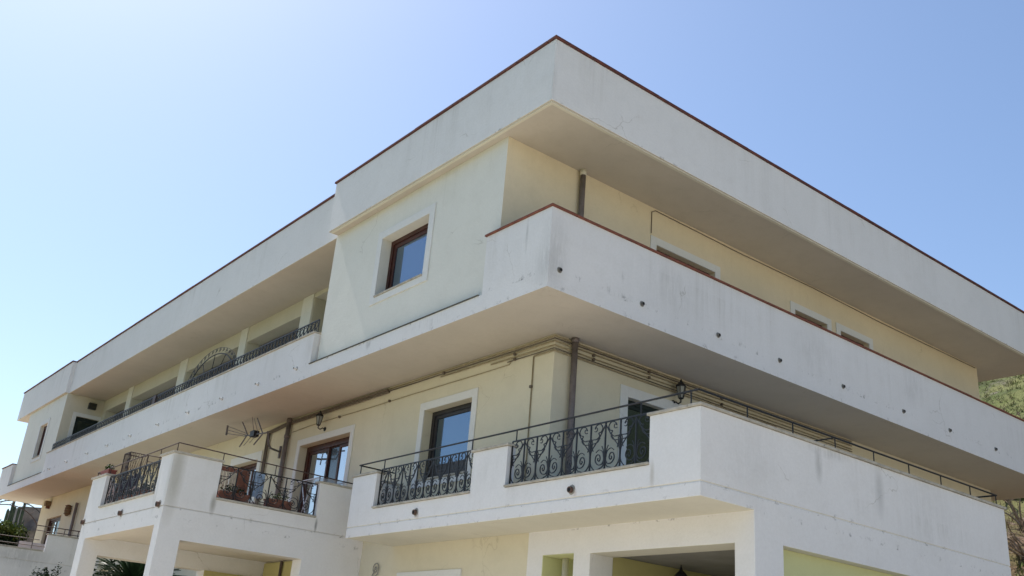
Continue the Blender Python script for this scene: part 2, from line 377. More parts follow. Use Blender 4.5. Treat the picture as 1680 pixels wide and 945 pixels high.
# walls of the upper floor
uw = [('+', .12, 3.4, 1.4, 7.08, .283, ZS - .002), ('+', .12, 15.3, 1.4, 1.75, .283, ZS - .002), ('+', 15.0, 15.3, 1.4, 31.1, .283, ZS - .002),
      ('+', 1.4, 1.75, 7.08, 26.1, .283, ZS - .002), ('+', 2.7, 3.4, 7.08, 26.1, .283, ZS - .002), ('+', .12, 3.4, 26.1, 31.1, .283, ZS - .002),
      ('-', .12, .50, 3.53, 5.11, 1.22, 2.40),
      ('-', .12, .40, 27.8, 28.75, 1.08, 2.28),
      ('-', .58, 1.36, 26.1, 26.35, .283, 2.36)]
for a, b2 in ((3.64, 5.26), (7.76, 8.88), (9.36, 10.44)): uw.append(('-', a, b2, 1.4, 1.62, .283, 2.36))
uw.append(('-', 1.4, 1.75, 7.7, 10.35, .283, 2.98))
for a, b2 in ((10.95, 14.0), (14.5, 18.2), (18.85, 22.95), (23.45, 25.7)): uw.append(('-', 1.4, 1.75, a, b2, .283, 2.66))
uwo = bp(union('upper_wall', uw, [M['cream_warm']], B, bevel=.006)); uwo.data.materials.append(M['pale']); uwo.data.materials.append(M['gallery'])
for p in uwo.data.polygons:                     # the street face of the two closed blocks is painted ivory
    if (p.normal.x < -.9 and p.center.x < .2) or (p.center.x < .48 and p.center.x > .121 and 2 < p.center.y < 6) or (27.5 < p.center.y < 29 and .121 < p.center.x < .45): p.material_index = 1
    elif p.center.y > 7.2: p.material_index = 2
# shallow pilasters between the gallery openings
for a, b2 in ((10.38, 10.92), (14.03, 14.47), (18.23, 18.82), (22.98, 23.42)):
    q = MB(); q.box(1.37, 1.399, a, b2, .283, ZS - .003); bp(q.build('pilaster', M['pale'], B, bevel=.006))
# walls of the middle floor
lw = [('+', 1.38, 1.75, 1.38, 31.1, -2.9, -.002), ('+', 1.38, 15.3, 1.38, 1.75, -2.9, -.002), ('+', 15.0, 15.3, 1.38, 31.1, GZ, -.002), ('+', 1.38, 15.3, 30.8, 31.1, GZ, -.002),
      ('+', 1.52, 1.80, 1.84, 31.1, GZ, -2.9),
      ('-', 1.38, 1.66, 3.46, 4.93, -1.98, -.69), ('-', 1.38, 1.66, 7.60, 9.80, -2.85, -.71), ('-', 1.38, 1.66, 11.90, 13.30, -2.85, -.74),
      ('-', 1.38, 1.66, 28.0, 29.9, -2.85, -.80), ('-', 3.03, 4.60, 1.38, 1.62, -2.85, -.65), ('-', 1.52, 1.74, 3.62, 5.32, -5.0, -3.70)]
bp(union('middle_wall', lw, [M['cream']], B, bevel=.006))
# solid core so that no light runs through the house
q = MB(); q.box(3.6, 14.8, 2.4, 30.5, GZ, 3.0); bp(q.build('core', M['dark'], B))

# lower right balcony and the wall below it (white), groove at floor level
PT = -2.005
bp(union('lower_balcony', [
    ('+', .53, 7.85, -2.36, 1.378, -3.07, -2.86), ('+', .53, 1.378, 1.378, 5.70, -3.07, -2.86),
    ('+', 1.378, 1.519, 1.378, 5.70, -3.07, -2.902), ('+', .53, .68, -2.36, 5.70, -2.86, -2.62),
    ('+', .53, .68, -2.36, -1.54, -2.62, PT), ('+', .53, .68, 1.28, 2.12, -2.62, PT), ('+', .53, .68, 4.90, 5.70, -2.62, PT),
    ('+', .53, 1.378, 5.55, 5.70, -2.86, PT),
    ('+', .53, 7.85, -2.36, -2.21, -2.86, PT), ('+', 7.70, 7.85, -2.21, 1.378, -2.86, PT),
    ('+', 1.50, 1.95, -2.36, 1.84, GZ, -3.07), ('+', 1.50, 7.85, -2.36, -2.06, GZ, -3.07), ('+', 7.55, 7.85, -2.36, 1.378, GZ, -3.07),
    ('-', 1.50, 1.95, .81, 1.49, GZ, -3.42), ('-', 1.50, 1.95, -2.06, .47, GZ, -3.44), ('-', 2.05, 7.30, -2.36, -2.06, GZ, -3.41),
    ('-', .53, 7.85, -2.36, -2.345, -2.905, -2.888), ('-', .53, .545, -2.36, 5.70, -2.905, -2.888)],
    [M['white_low'], M['soffit_low']], B))
def coping(name, x0, x1, y0, y1, z, m='stone', piece=1.0, over=.03, th=.035, par=B):
    """row of coping pieces, each its own part, tiny joints between"""
    lx = x1 - x0; ly = y1 - y0; n = max(1, round(max(lx, ly) / piece)); out = []
    for i in range(n):
        q = MB(); e = .004; j = random.uniform(-.002, .002); jo = random.uniform(-.003, .003)
        if lx > ly:
            a = x0 + lx * i / n; b2 = x0 + lx * (i + 1) / n
            q.box(a + (e if i else 0), b2 - (e if i < n - 1 else 0), y0 - over + jo, y1 + over + jo, z + j, z + th + j)
        else:
            a = y0 + ly * i / n; b2 = y0 + ly * (i + 1) / n
            q.box(x0 - over + jo, x1 + over + jo, a + (e if i else 0), b2 - (e if i < n - 1 else 0), z + j, z + th + j)
        out.append(bp(q.build(name, M[m], par, bevel=.004)))
    return out
# roof edge
coping('roof_tile', -.13, 16.48, .08, .23, 4.223, 'tile_dark', .8, .03, .040)
coping('roof_tile', -.10, .05, .27, 7.08, 4.223, 'tile_dark', .8, .03, .040)
coping('roof_tile', .16, .31, 7.12, 26.06, 4.223, 'tile_dark', 1.2, .03, .040)
coping('roof_tile', .03, .18, 26.1, 32.83, 4.223, 'tile_dark', 1.2, .03, .040)
# upper balcony
coping('coping_tile', -.03, 16.48, 0, .15, 1.268, 'tile', .5, .032, .030)
coping('coping_tile', 0, .15, .19, 1.59, 1.268, 'tile', .35, .032, .030)
coping('coping_stone', 0, .15, 7.10, 26.33, .938, 'stone', 1.2, .028, .028)
coping('coping_tile', 0, .15, 31.13, 32.82, 1.123, 'tile_dark', .6, .03, .035)
coping('coping_tile', .19, .5, 31.10, 31.2, 1.123, 'tile_dark', .6, .0, .035)
# lower balcony
coping('coping_stone', .53, .68, -1.54, 1.28, -2.617, 'stone', .95, .03, .03)
coping('coping_stone', .53, .68, 2.12, 4.90, -2.617, 'stone', .95, .03, .03)
coping('coping_stone', .50, 7.88, -2.36, -2.21, PT + .003, 'stone', 1.2)
coping('coping_stone', .53, .68, -2.17, -1.51, PT + .003, 'stone', 1.2)
coping('coping_stone', .53, .68, 1.25, 2.15, PT + .003, 'stone', 1.2)
coping('coping_stone', .53, .68, 4.87, 5.73, PT + .003, 'stone', 1.2)
coping('coping_stone', .72, 1.37, 5.55, 5.70, PT + .003, 'stone', 1.2)
# infill walls and inside of the ground floor
q = MB(); q.box(2.052, 7.298, -2.20, -2.065, GZ, -3.413); bp(q.build('infill_wall', M['lime'], B))
q = MB(); q.box(1.955, 7.1, .48, .58, GZ, -3.415); bp(q.build('garage_wall', M['yellow'], B))
q = MB(); q.box(7.0, 7.1, -2.05, .47, GZ, -3.415); bp(q.build('garage_wall', M['yellow'], B))
q = MB(); q.box(1.955, 7.2, -2.05, .58, -3.41, -3.36); bp(q.build('garage_ceiling', M['grey_ceiling'], B))
q = MB(); q.box(1.951, 1.99, .60, 1.84, GZ, -3.08); bp(q.build('niche_wall', M['lime'], B))
q = MB(); q.box(1.503, 1.948, 1.474, 1.487, GZ, -3.435); bp(q.build('niche_wall', M['lime'], B))
q = MB(); q.box(1.503, 1.948, .813, 1.487, -3.433, -3.423); bp(q.build('niche_ceiling', M['lime'], B))
q = MB(); q.tube([(1.80, 1.31, GZ), (1.80, 1.31, -3.436)], .05, 14); bp(q.build('niche_pipe', M['soffit_low'], B, smooth=True))
q = MB(); q.box(1.495, 1.519, 3.50, 5.42, -3.70, -3.54); q.box(1.495, 1.519, 3.50, 3.62, -5, -3.70); q.box(1.495, 1.519, 5.32, 5.42, -5, -3.70); bp(q.build('lintel_trim', M['trim'], B))
q = MB(); q.box(1.70, 1.74, 3.62, 5.32, -5, -3.70); bp(q.build('pane', M['glass_dark'], B))

# terrace on posts at the left of the balcony
bp(union('porch_terrace', [
    ('+', -2.37, 1.378, 6.77, 11.25, -3.14, -2.86),
    ('+', 1.378, 1.519, 6.77, 11.25, -3.14, -2.902), ('+', -2.37, -2.22, 6.77, 11.25, -2.86, -2.65), ('+', -2.37, 1.378, 6.77, 6.92, -2.86, -2.65), ('+', -2.37, 1.378, 11.10, 11.25, -2.86, PT),
    ('+', -2.37, -2.22, 6.77, 7.36, -2.65, PT), ('+', -2.37, -2.22, 10.35, 11.25, -2.65, PT),
    ('+', -2.37, -1.50, 6.77, 6.92, -2.65, PT), ('+', .45, 1.378, 6.77, 6.92, -2.65, PT),
    ('+', -2.37, 1.518, 6.77, 7.12, GZ, -3.14), ('+', -2.37, -2.05, 6.77, 11.25, GZ, -3.14), ('+', -2.37, 1.518, 10.85, 11.25, GZ, -3.14),
    ('-', -1.98, .30, 6.77, 7.12, GZ, -3.41), ('-', -2.37, -2.05, 7.03, 10.85, GZ, -3.20), ('-', -2.06, .16, 10.85, 11.25, GZ, -3.48),
    ('-', -2.37, 1.378, 6.77, 6.785, -2.905, -2.888), ('-', -2.37, -2.355, 6.77, 11.25, -2.905, -2.888)],
    [M['white_low'], M['soffit']], B))
coping('coping_stone', -2.40, -1.47, 6.77, 6.92, PT + .003, 'stone', 1.2)
coping('coping_stone', -2.37, -2.22, 6.96, 7.39, PT + .003, 'stone', 1.2)
coping('coping_stone', -2.37, -2.22, 10.32, 11.28, PT + .003, 'stone', 1.2)
coping('coping_stone', .42, 1.37, 6.77, 6.92, PT + .003, 'stone', 1.2)
coping('coping_stone', -1.50, .45, 6.77, 6.92, -2.647, 'stone', 1.0)
coping('coping_stone', -2.37, -2.22, 7.36, 10.35, -2.647, 'stone', 1.0)
q = MB(); q.box(.163, 1.50, 10.82, 10.849, GZ, -3.48); q.box(1.47, 1.515, 7.13, 10.81, GZ, -3.17); bp(q.build('porch_wall', M['yellow'], B))
q = MB(); q.tube([(1.43, 9.9, GZ), (1.43, 9.9, -3.16)], .03, 10); bp(q.build('porch_pipe', M['pipe'], B, smooth=True))

# far left terrace
bp(union('far_terrace', [
    ('+', -6, 1.50, 22.36, 22.51, GZ, -2.59), ('+', -.25, 1.378, 22.36, 22.51, -2.59, -2.09), ('+', -6, 1.378, 22.51, 31, GZ, -2.86),
    ('+', -.2, .95, 26.0, 26.15, -2.86, -2.05), ('-', -6, 1.378, 22.36, 22.375, -2.915, -2.895)], [M['white_low'], M['soffit']], B))
coping('coping_stone', -.28, 1.37, 22.36, 22.51, -2.087, 'stone', 1.0)
coping('coping_stone', -6, -.28, 22.36, 22.51, -2.587, 'stone', 1.2)

q = MB(); q.box(-2.21, 1.37, 6.93, 11.09, -2.857, -2.845); bp(q.build('warm_bounce_floor', M['floor_tile'], B))  # unseen terracotta floors, added to bounce warm light up to the soffits
q = MB(); q.box(-5.9, 1.37, 22.52, 30.9, -2.857, -2.845); bp(q.build('warm_bounce_floor', M['floor_tile'], B))
# ---------------------------------------------------------------- windows and doors (parts of the building)
def loc_box(mb, face, plane, u0, u1, d0, d1, z0, z1):
    if face == 'A': mb.box(plane + d0, plane + d1, u0, u1, z0, z1)
    else: mb.box(u0, u1, plane + d0, plane + d1, z0, z1)
def window(face, plane, u0, u1, z0, z1, depth=.17, frame='wood', pane='glass', trim=.16, fw=.07, door=False, leaves=1, split=None, sw0=.065, sill=True, name='window', tz=None, open_leaf=False, low=.0):
    f = MB()
    loc_box(f, face, plane, u0, u0 + fw, depth, depth + .07, z0, z1); loc_box(f, face, plane, u1 - fw, u1, depth, depth + .07, z0, z1)
    loc_box(f, face, plane, u0 + fw, u1 - fw, depth, depth + .07, z1 - fw, z1); loc_box(f, face, plane, u0 + fw, u1 - fw, depth, depth + .07, z0, z0 + fw * .8)
    w = bp(f.build(name, M[frame], B, bevel=.004))
    fr_ = split or [1 / leaves] * leaves; wt = u1 - u0 - 2 * fw; acc = 0
    for i, fq in enumerate(fr_):
        a = u0 + fw + wt * acc; acc += fq; b2 = u0 + fw + wt * acc; sw = sw0 if fq > .3 else .02; dd = depth + .022 + .02 * (i % 2)
        s = MB(); zb = z0 + fw * .8; zt = z1 - fw
        loc_box(s, face, plane, a, a + sw, dd, dd + .045, zb, zt); loc_box(s, face, plane, b2 - sw, b2, dd, dd + .045, zb, zt)
        loc_box(s, face, plane, a + sw, b2 - sw, dd, dd + .045, zt - sw, zt); loc_box(s, face, plane, a + sw, b2 - sw, dd, dd + .045, zb, zb + sw + low)
        s.build('sash', M[frame], w, bevel=.004)
        p = MB(); loc_box(p, face, plane, a + sw, b2 - sw, dd + .018, dd + .026, zb + sw + low, zt - sw)
        p.build('pane', M[pane[i] if isinstance(pane, (list, tuple)) else pane], w)
    bk = MB(); loc_box(bk, face, plane, u0, u1, depth + .10, depth + .108, z0, z1); bk.build('room_shade_sheet', M['dark'], w)  # near-black sheet, paints the shade of the unlit room
    if trim:
        t = MB(); pr = -.022; tb = z0 - (trim if sill else 0)
        loc_box(t, face, plane, u0 - trim, u0, pr, -.001, tb, z1 + trim); loc_box(t, face, plane, u1, u1 + trim, pr, -.001, tb, z1 + trim)
        loc_box(t, face, plane, u0, u1, pr, -.001, z1, z1 + trim)
        if sill: loc_box(t, face, plane, u0, u1, pr, -.001, tb, z0 - .03)
        t.build('surround', M['trim'], w, bevel=.004)
    if sill:
        s = MB(); loc_box(s, face, plane, u0 + .003, u1 - .003, -.045, depth, z0 - .028, z0 + .003); s.build('sill', M['stone'], w, bevel=.004)
    return w
w = window('A', .12, 3.53, 5.11, 1.22, 2.40, .19, fw=.085, sw0=.08); tag(w, 'square brown framed window with blue reflecting glass in the white corner block')
w = window('A', .12, 27.8, 28.75, 1.08, 2.28, .10, fw=.11, sw0=.10, pane='glass_dark'); tag(w, 'small brown window in the far left block')
for (a, b2), lb in zip(((3.64, 5.26), (7.76, 8.88), (9.36, 10.44)), ('wide brown door top behind the tiled parapet', 'middle brown door top behind the tiled parapet', 'far brown door top behind the tiled parapet')):
    w = window('B', 1.4, a, b2, .283, 2.36, .12, fw=.17, pane='glass_dark', sill=False, name='balcony_door', trim=.15); tag(w, lb)
w = window('B', 26.1, .58, 1.36, .283, 2.36, .10, frame='green_door', pane='glass_green', sill=False, name='gallery_door', trim=.13); tag(w, 'dark green door at the far end of the upper gallery')
w = window('A', 1.38, 3.46, 4.93, -1.98, -.69, .17, frame='wood_grey', pane='glass', trim=.145, fw=.08, low=.16); tag(w, 'dark framed window behind the right iron railing')
w = window('A', 1.38, 7.60, 9.80, -2.85, -.71, .17, pane=('glass_clear', 'glass_dark', 'glass_clear'), sill=False, name='sliding_door', split=(.33, .22, .45), trim=.14, fw=.12); tag(w, 'brown two leaf glass door below the wall lantern')  # dark middle pane paints the shade in the half-open gap
w = window('A', 1.38, 11.90, 13.30, -2.85, -.74, .17, pane='glass_clear', sill=False, name='terrace_door', leaves=2, trim=.18, fw=.08)
w = window('A', 1.38, 28.0, 29.9, -2.85, -.80, .10, pane=('glass_dark', 'glass_clear'), sill=False, name='terrace_door', leaves=2, trim=0, fw=.08)
w = window('B', 1.38, 3.03, 4.60, -2.85, -.65, .10, frame='green_door', pane='glass_green', sill=False, name='balcony_door', leaves=2, trim=.18); tag(w, 'dark green door with white surround on the lower right balcony')

# drain spouts sticking out of the slabs
sp_white = MB(); sp_white.tube([(0, 0, 0), (-.085, 0, -.012)], .026, 10)
mw = None
def spout(face, x, y, z, r=.03, m='stone', ln=.085):
    q = MB(); n = 10
    d = (-1, 0, -.12) if face == 'A' else (0, -1, -.12)
    for ra, mi in ((r, 0),):
        q.tube([(x - d[0] * .02, y - d[1] * .02, z), (x + d[0] * ln, y + d[1] * ln, z + d[2] * ln)], ra, n, mi=0)
    e = 1.02
    ho = MB(); ho.tube([(x - d[0] * .01, y - d[1] * .01, z), (x + d[0] * .006, y + d[1] * .006, z)], [r * 1.9, r * 1.5], 9)
    bp(ho.build('mortar_patch', M['mortar'], B))
    q.tube([(x + d[0] * ln * .99, y + d[1] * ln * .99, z + d[2] * ln), (x + d[0] * (ln + .002), y + d[1] * (ln + .002), z + d[2] * ln)], r * .72, n, mi=1)
    bp(q.build('drain_spout', [M[m], M['dark']], B))
for x in (.21, 1.9, 3.68, 5.3, 7.18, 9.2, 10.93, 12.83, 14.7): spout('B', x, 0, .315, .030, m='grey_pipe', ln=.035)
for y in (7.67, 9.43, 11.3, 13.3, 15.33, 17.42, 19.39, 21.27, 23.42, 25.39): spout('A', 0, y, .30, .026, m='trim', ln=.07)
for y in (3.53, -.16): spout('A', .53, y, -2.79, .042, 'rust_clay', .05)
for y in (6.98, 8.9, 11.15): spout('A', -2.37, y, -2.86, .045, 'rust_clay', .06)

# ================================================================ ironwork
def P(face, plane, u, d, z): return (plane + d, u, z) if face == 'A' else (u, plane + d, z)
def spiral(cx, cz, r0, r1, a0, a1, n=12):
    return [(cx + (r0 + (r1 - r0) * i / n) * math.cos(a0 + (a1 - a0) * i / n), cz + (r0 + (r1 - r0) * i / n) * math.sin(a0 + (a1 - a0) * i / n)) for i in range(n + 1)]
def catm(pts, k=5):
    out = []
    for i in range(len(pts) - 1):
        p0 = pts[max(i - 1, 0)]; p1 = pts[i]; p2 = pts[i + 1]; p3 = pts[min(i + 2, len(pts) - 1)]
        for j in range(k):
            t = j / k
            out.append(tuple(.5 * ((2 * p1[c]) + (-p0[c] + p2[c]) * t + (2 * p0[c] - 5 * p1[c] + 4 * p2[c] - p3[c]) * t * t + (-p0[c] + 3 * p1[c] - 3 * p2[c] + p3[c]) * t ** 3) for c in range(2)))
    out.append(pts[-1]); return out
def scroll_mesh(face, w, h, half):
    """one half of a heart: sloping bar from the top, round belly, inner spiral; plus the winged scroll at the top. local u (0..w), z (0..h)"""
    q = MB(); s = 1 if half > 0 else -1
    def T(pts, r=.008):
        q.tube([P(face, 0, s * a, 0, b) for a, b in pts], r, 4)
    # belly: apex above u=0, belly touches u=w, ends in a spiral near u=0
    T(catm([(.02 * w, .93 * h), (.45 * w, .66 * h), (.90 * w, .44 * h), (.97 * w, .30 * h), (.93 * w, .14 * h), (.66 * w, .025 * h), (.30 * w, .05 * h)], 4))
    T(catm([(.30 * w, .05 * h), (.10 * w, .10 * h), (.07 * w, .28 * h)], 4))
    T(catm([(.07 * w, .20 * h), (.20 * w, .125 * h), (.46 * w, .13 * h), (.63 * w, .22 * h), (.56 * w, .32 * h), (.38 * w, .325 * h), (.30 * w, .25 * h), (.38 * w, .195 * h), (.47 * w, .23 * h), (.43 * w, .265 * h)], 4), .0085)
    T(catm([(.09 * w, .26 * h), (.16 * w, .38 * h), (.40 * w, .43 * h), (.60 * w, .38 * h)], 3), .0065)
    T(catm([(.07 * w, .28 * h), (.12 * w, .42 * h), (.22 * w, .50 * h)], 3), .0065)
    # winged leaf and scroll hanging from the neighbouring bar (u = w)
    T(catm([(.97 * w, .58 * h), (.76 * w, .575 * h), (.52 * w, .60 * h), (.36 * w, .68 * h)], 4), .0075)
    T(catm([(.97 * w, .66 * h), (.78 * w, .66 * h), (.58 * w, .66 * h), (.40 * w, .72 * h), (.46 * w, .78 * h), (.30 * w, .80 * h), (.20 * w, .88 * h), (.36 * w, .965 * h), (.62 * w, .95 * h), (.74 * w, .88 * h)], 4), .0080)
    T(spiral(.66 * w, .875 * h, .02 * h, .06 * h, 0, 5.5, 8), .0065)
    T(catm([(.95 * w, .68 * h), (.86 * w, .60 * h), (.88 * w, .50 * h), (.80 * w, .42 * h)], 3), .0065)
    T(catm([(.97 * w, .66 * h), (.93 * w, .52 * h), (.95 * w, .42 * h)], 3), .0065)
    return q.mesh('scroll', M['iron'])
_sc = {}
def railing(name, label, face, plane, u0, u1, z0, z1, cells, mirror=False):
    """iron panel; origin at its bottom start"""
    o = empty(name, label, 'railing', P(face, plane, u0, 0, z0), group='scrolled iron balcony railings')
    W_ = u1 - u0; h = z1 - z0; cw = W_ / (2 * cells)
    f = MB(); t = .009
    for zz in (0, h - .018):
        if face == 'A': f.box(-t, t, 0, W_, zz, zz + .018)
        else: f.box(0, W_, -t, t, zz, zz + .018)
    f.build('rail', M['iron'], o)
    key = (face, round(cw, 4), round(h, 4))
    if key not in _sc:
        b = MB()
        if face == 'A': b.box(-.009, .009, -.009, .009, .018, h - .018)
        else: b.box(-.009, .009, -.009, .009, .018, h - .018)
        _sc[key] = (b.mesh('baluster', M['iron']), scroll_mesh(face, cw, h, 1), scroll_mesh(face, cw, h, -1))
    bm_, s1, s2 = _sc[key]
    for i in range(2 * cells + 1):
        c = link('baluster', bm_, o); c.location = P(face, 0, cw * i, 0, 0)
        if i % 2 == 1:
            for sm in (s1, s2):
                c = link('scroll', sm, o); c.location = P(face, 0, cw * i, 0, 0)
    return o
railing('iron_railing', 'scrolled black iron railing under the dark framed window, between the balcony pillars', 'A', .60, 2.14, 4.86, -2.575, -1.93, 6)
railing('iron_railing', 'scrolled black iron railing beside the corner downpipe, in front of the dark green door', 'A', .60, -1.52, 1.26, -2.575, -1.93, 5)
railing('iron_railing', 'scrolled iron railing of the porch terrace with clay pots behind it, facing right', 'B', 6.84, -1.48, .43, -2.61, -2.02, 3)
railing('iron_railing', 'dense scrolled iron railing of the porch terrace between its two left pillars, plants behind', 'A', -2.30, 7.40, 10.32, -2.61, -2.02, 6)

def handrail(name, label, pts, posts, r=.013, m='iron', stubs=()):
    o = empty(name, label, 'handrail', pts[0], group='slim handrails on the parapets')
    b0 = Vector(pts[0])
    for a, c in zip(pts, pts[1:]):
        q = MB(); q.tube([Vector(a) - b0, Vector(c) - b0], r, 8); q.build('rail', M[m], o)
    for (x, y, z0, z1) in posts:
        q = MB(); q.tube([Vector((x, y, z0)) - b0, Vector((x, y, z1)) - b0], r * .75, 6); q.build('post', M[m], o)
    for a, c in stubs:
        q = MB(); q.tube([Vector(a) - b0, Vector(c) - b0], r * .8, 6); q.build('brace', M[m], o)
    return o
HZ = -1.775
handrail('handrail', 'long black handrail around the corner of the lower right balcony above its railings',
         [(1.34, 5.66, HZ), (.60, 5.66, HZ), (.60, -2.27, HZ), (7.83, -2.27, HZ), (7.83, -1.3, HZ)],
         [(.60, 5.60, PT + .03, HZ), (.60, 4.80, -1.95, HZ), (.60, 2.26, -1.95, HZ), (.60, 1.18, -1.95, HZ), (.60, -.06, -1.95, HZ), (.60, -1.32, -1.95, HZ), (.60, -2.15, PT + .03, HZ)] +
         [(x, -2.27, PT + .03, HZ) for x in (1.51, 2.44, 3.38, 4.31, 5.22, 6.11, 6.98, 7.80)],
         stubs=[((3.38, -2.27, HZ), (3.38, -1.2, HZ))])
handrail('handrail', 'thin brown handrail on the corner pillar of the porch terrace',
         [(1.33, 6.87, -1.88), (-2.29, 6.87, -1.80), (-2.29, 11.3, -1.84), (-1.9, 11.3, -1.84)],
         [(-2.29, 6.90, PT + .03, -1.80), (-1.46, 6.87, -2.02, -1.82), (-.44, 6.87, -2.02, -1.84), (.47, 6.87, -2.02, -1.86), (-2.29, 7.7, -2.02, -1.81), (-2.29, 10.45, PT + .03, -1.84), (-2.29, 11.25, PT + .03, -1.84)], r=.011, m='rust')

# gallery balustrade above the stone coping
def balustrade():
    o = empty('balustrade', 'long low black iron balustrade of the upper gallery on the stone coping', 'railing', (.075, 7.15, .968))
    L = 18.95; h = .285
    q = MB(); q.box(-.012, .012, 0, L, h - .022, h); q.box(-.012, .012, 0, L, .012, .03); q.build('rail', M['iron'], o)
    b = MB(); b.box(-.008, .008, -.008, .008, -.0, h - .02); bm_ = b.mesh('baluster', M['iron'])
    s = MB(); w = .16
    s.tube([P('A', 0, a, 0, c) for a, c in catm([(.01, .03), (.07, .05), (.11, .10), (.06, .14), (.03, .19), (.07, .235), (.12, .22)], 3)], .0075, 4)
    s.tube([P('A', 0, a, 0, c) for a, c in spiral(.10, .10, .03, .012, 0, 5, 7)], .0065, 4)
    sm = s.mesh('scroll', M['iron']); n = int(L / w)
    for i in range(n + 1):
        c = link('baluster', bm_, o); c.location = (0, i * L / n, 0)
        if i < n: c = link('scroll', sm, o); c.location = (0, i * L / n, 0)
    q = MB(); q.box(-.03, .03, 9.05, 9.25, -.09, h + .01); q.build('bracket', M['rust'], o)
balustrade()

# iron arch standing on the gallery
def arch():
    o = empty('iron_arch', 'curved iron arch with wire scrolls standing behind the gallery balustrade', 'trellis', (.45, 13.5, .95))
    A_, H_ = 1.52, .95
    def pt(a, k=1.): return (0, A_ * k * math.cos(a) + .12, .05 + H_ * k * math.sin(a))
    q = MB(); q.tube([pt(math.pi * i / 28) for i in range(29)], .015, 6); q.build('arch_bar', M['iron'], o)
    for a in (.62, 1.12, 1.62, 2.12, 2.62):
        q = MB(); q.tube([pt(a), (0, .1 + A_ * .12 * math.cos(a), .05)], .010, 5); q.build('spoke', M['iron'], o)
    s = MB(); s.tube([(0, a, c) for a, c in spiral(0, 0, .01, .055, 0, 7.5, 12)], .006, 4); s.tube([(0, -.05, -.06), (0, .02, .07)], .006, 4); sm = s.mesh('curl', M['iron'])
    n = 22
    for i in range(n):
        a = math.pi * (i + .5) / n; c = link('curl', sm, o); c.location = pt(a, 1.10); c.rotation_euler = (a, 0, 0)
    q = MB(); q.tube([pt(math.pi * i / 28, 1.16) for i in range(29)], .006, 4); q.build('wire', M['iron'], o)
arch()

# ================================================================ pipes and cables
def pipe_thing(name, label, runs, m, r, cat='drainpipe', joints=(), group=None, n=12):
    b0 = Vector(runs[0][0]); o = empty(name, label, cat, b0, group=group)
    for i, run in enumerate(runs):
        q = MB(); q.tube([Vector(p) - b0 for p in run], r, n); q.build('pipe', M[m], o, smooth=True)
    for (p, d) in joints:
        q = MB(); pv = Vector(p) - b0; dv = Vector(d) * .035; q.tube([pv - dv, pv + dv], r * 1.22, n); q.build('collar', M[m], o, smooth=True)
    return o
pipe_thing('drainpipe', 'thick brown drainpipe at the corner of the lower wall above the iron railing', [[(1.73, 1.29, -2.86), (1.73, 1.29, -.005)]], 'pipe', .050, joints=[((1.73, 1.29, -.04), (0, 0, 1)), ((1.73, 1.29, -1.55), (0, 0, 1))])
pipe_thing('drainpipe', 'short brown drainpipe under the roof soffit behind the tiled parapet', [[(1.72, 1.32, .30), (1.72, 1.32, 2.98)]], 'pipe', .050)
q = MB(); q.tube([(1.72, 1.32, 2.98), (1.72, 1.32, 3.085)], .057, 12); tag(q.build('pipe_sleeve', M['soffit_low'], smooth=True), 'cream sleeve where the upper drainpipe meets the roof soffit', 'pipe sleeve')
pipe_thing('drainpipe', 'thick brown drainpipe left of the sliding door behind the terrace railing', [[(1.31, 10.42, -2.86), (1.31, 10.42, -.005)]], 'pipe', .052, joints=[((1.31, 10.42, -.06), (0, 0, 1)), ((1.31, 10.42, -.42), (0, 0, 1))])
pipe_thing('drainpipe', 'thin twin brown pipe dropping behind the television antenna', [[(1.33, 11.50, -2.86), (1.33, 11.50, -.14)], [(1.33, 11.42, -2.86), (1.33, 11.42, -.20)]], 'conduit_dark', .026)
pipe_thing('drainpipe', 'brown drainpipe on the far left wall beside the wicker lamp', [[(1.30, 26.05, -2.86), (1.30, 26.05, -.55)]], 'pipe', .05)
pipe_thing('drainpipe', 'thin dark pipe on the far left wall nearest the porch pillar', [[(1.33, 23.9, -2.86), (1.33, 23.9, -.45)]], 'conduit_dark', .03)
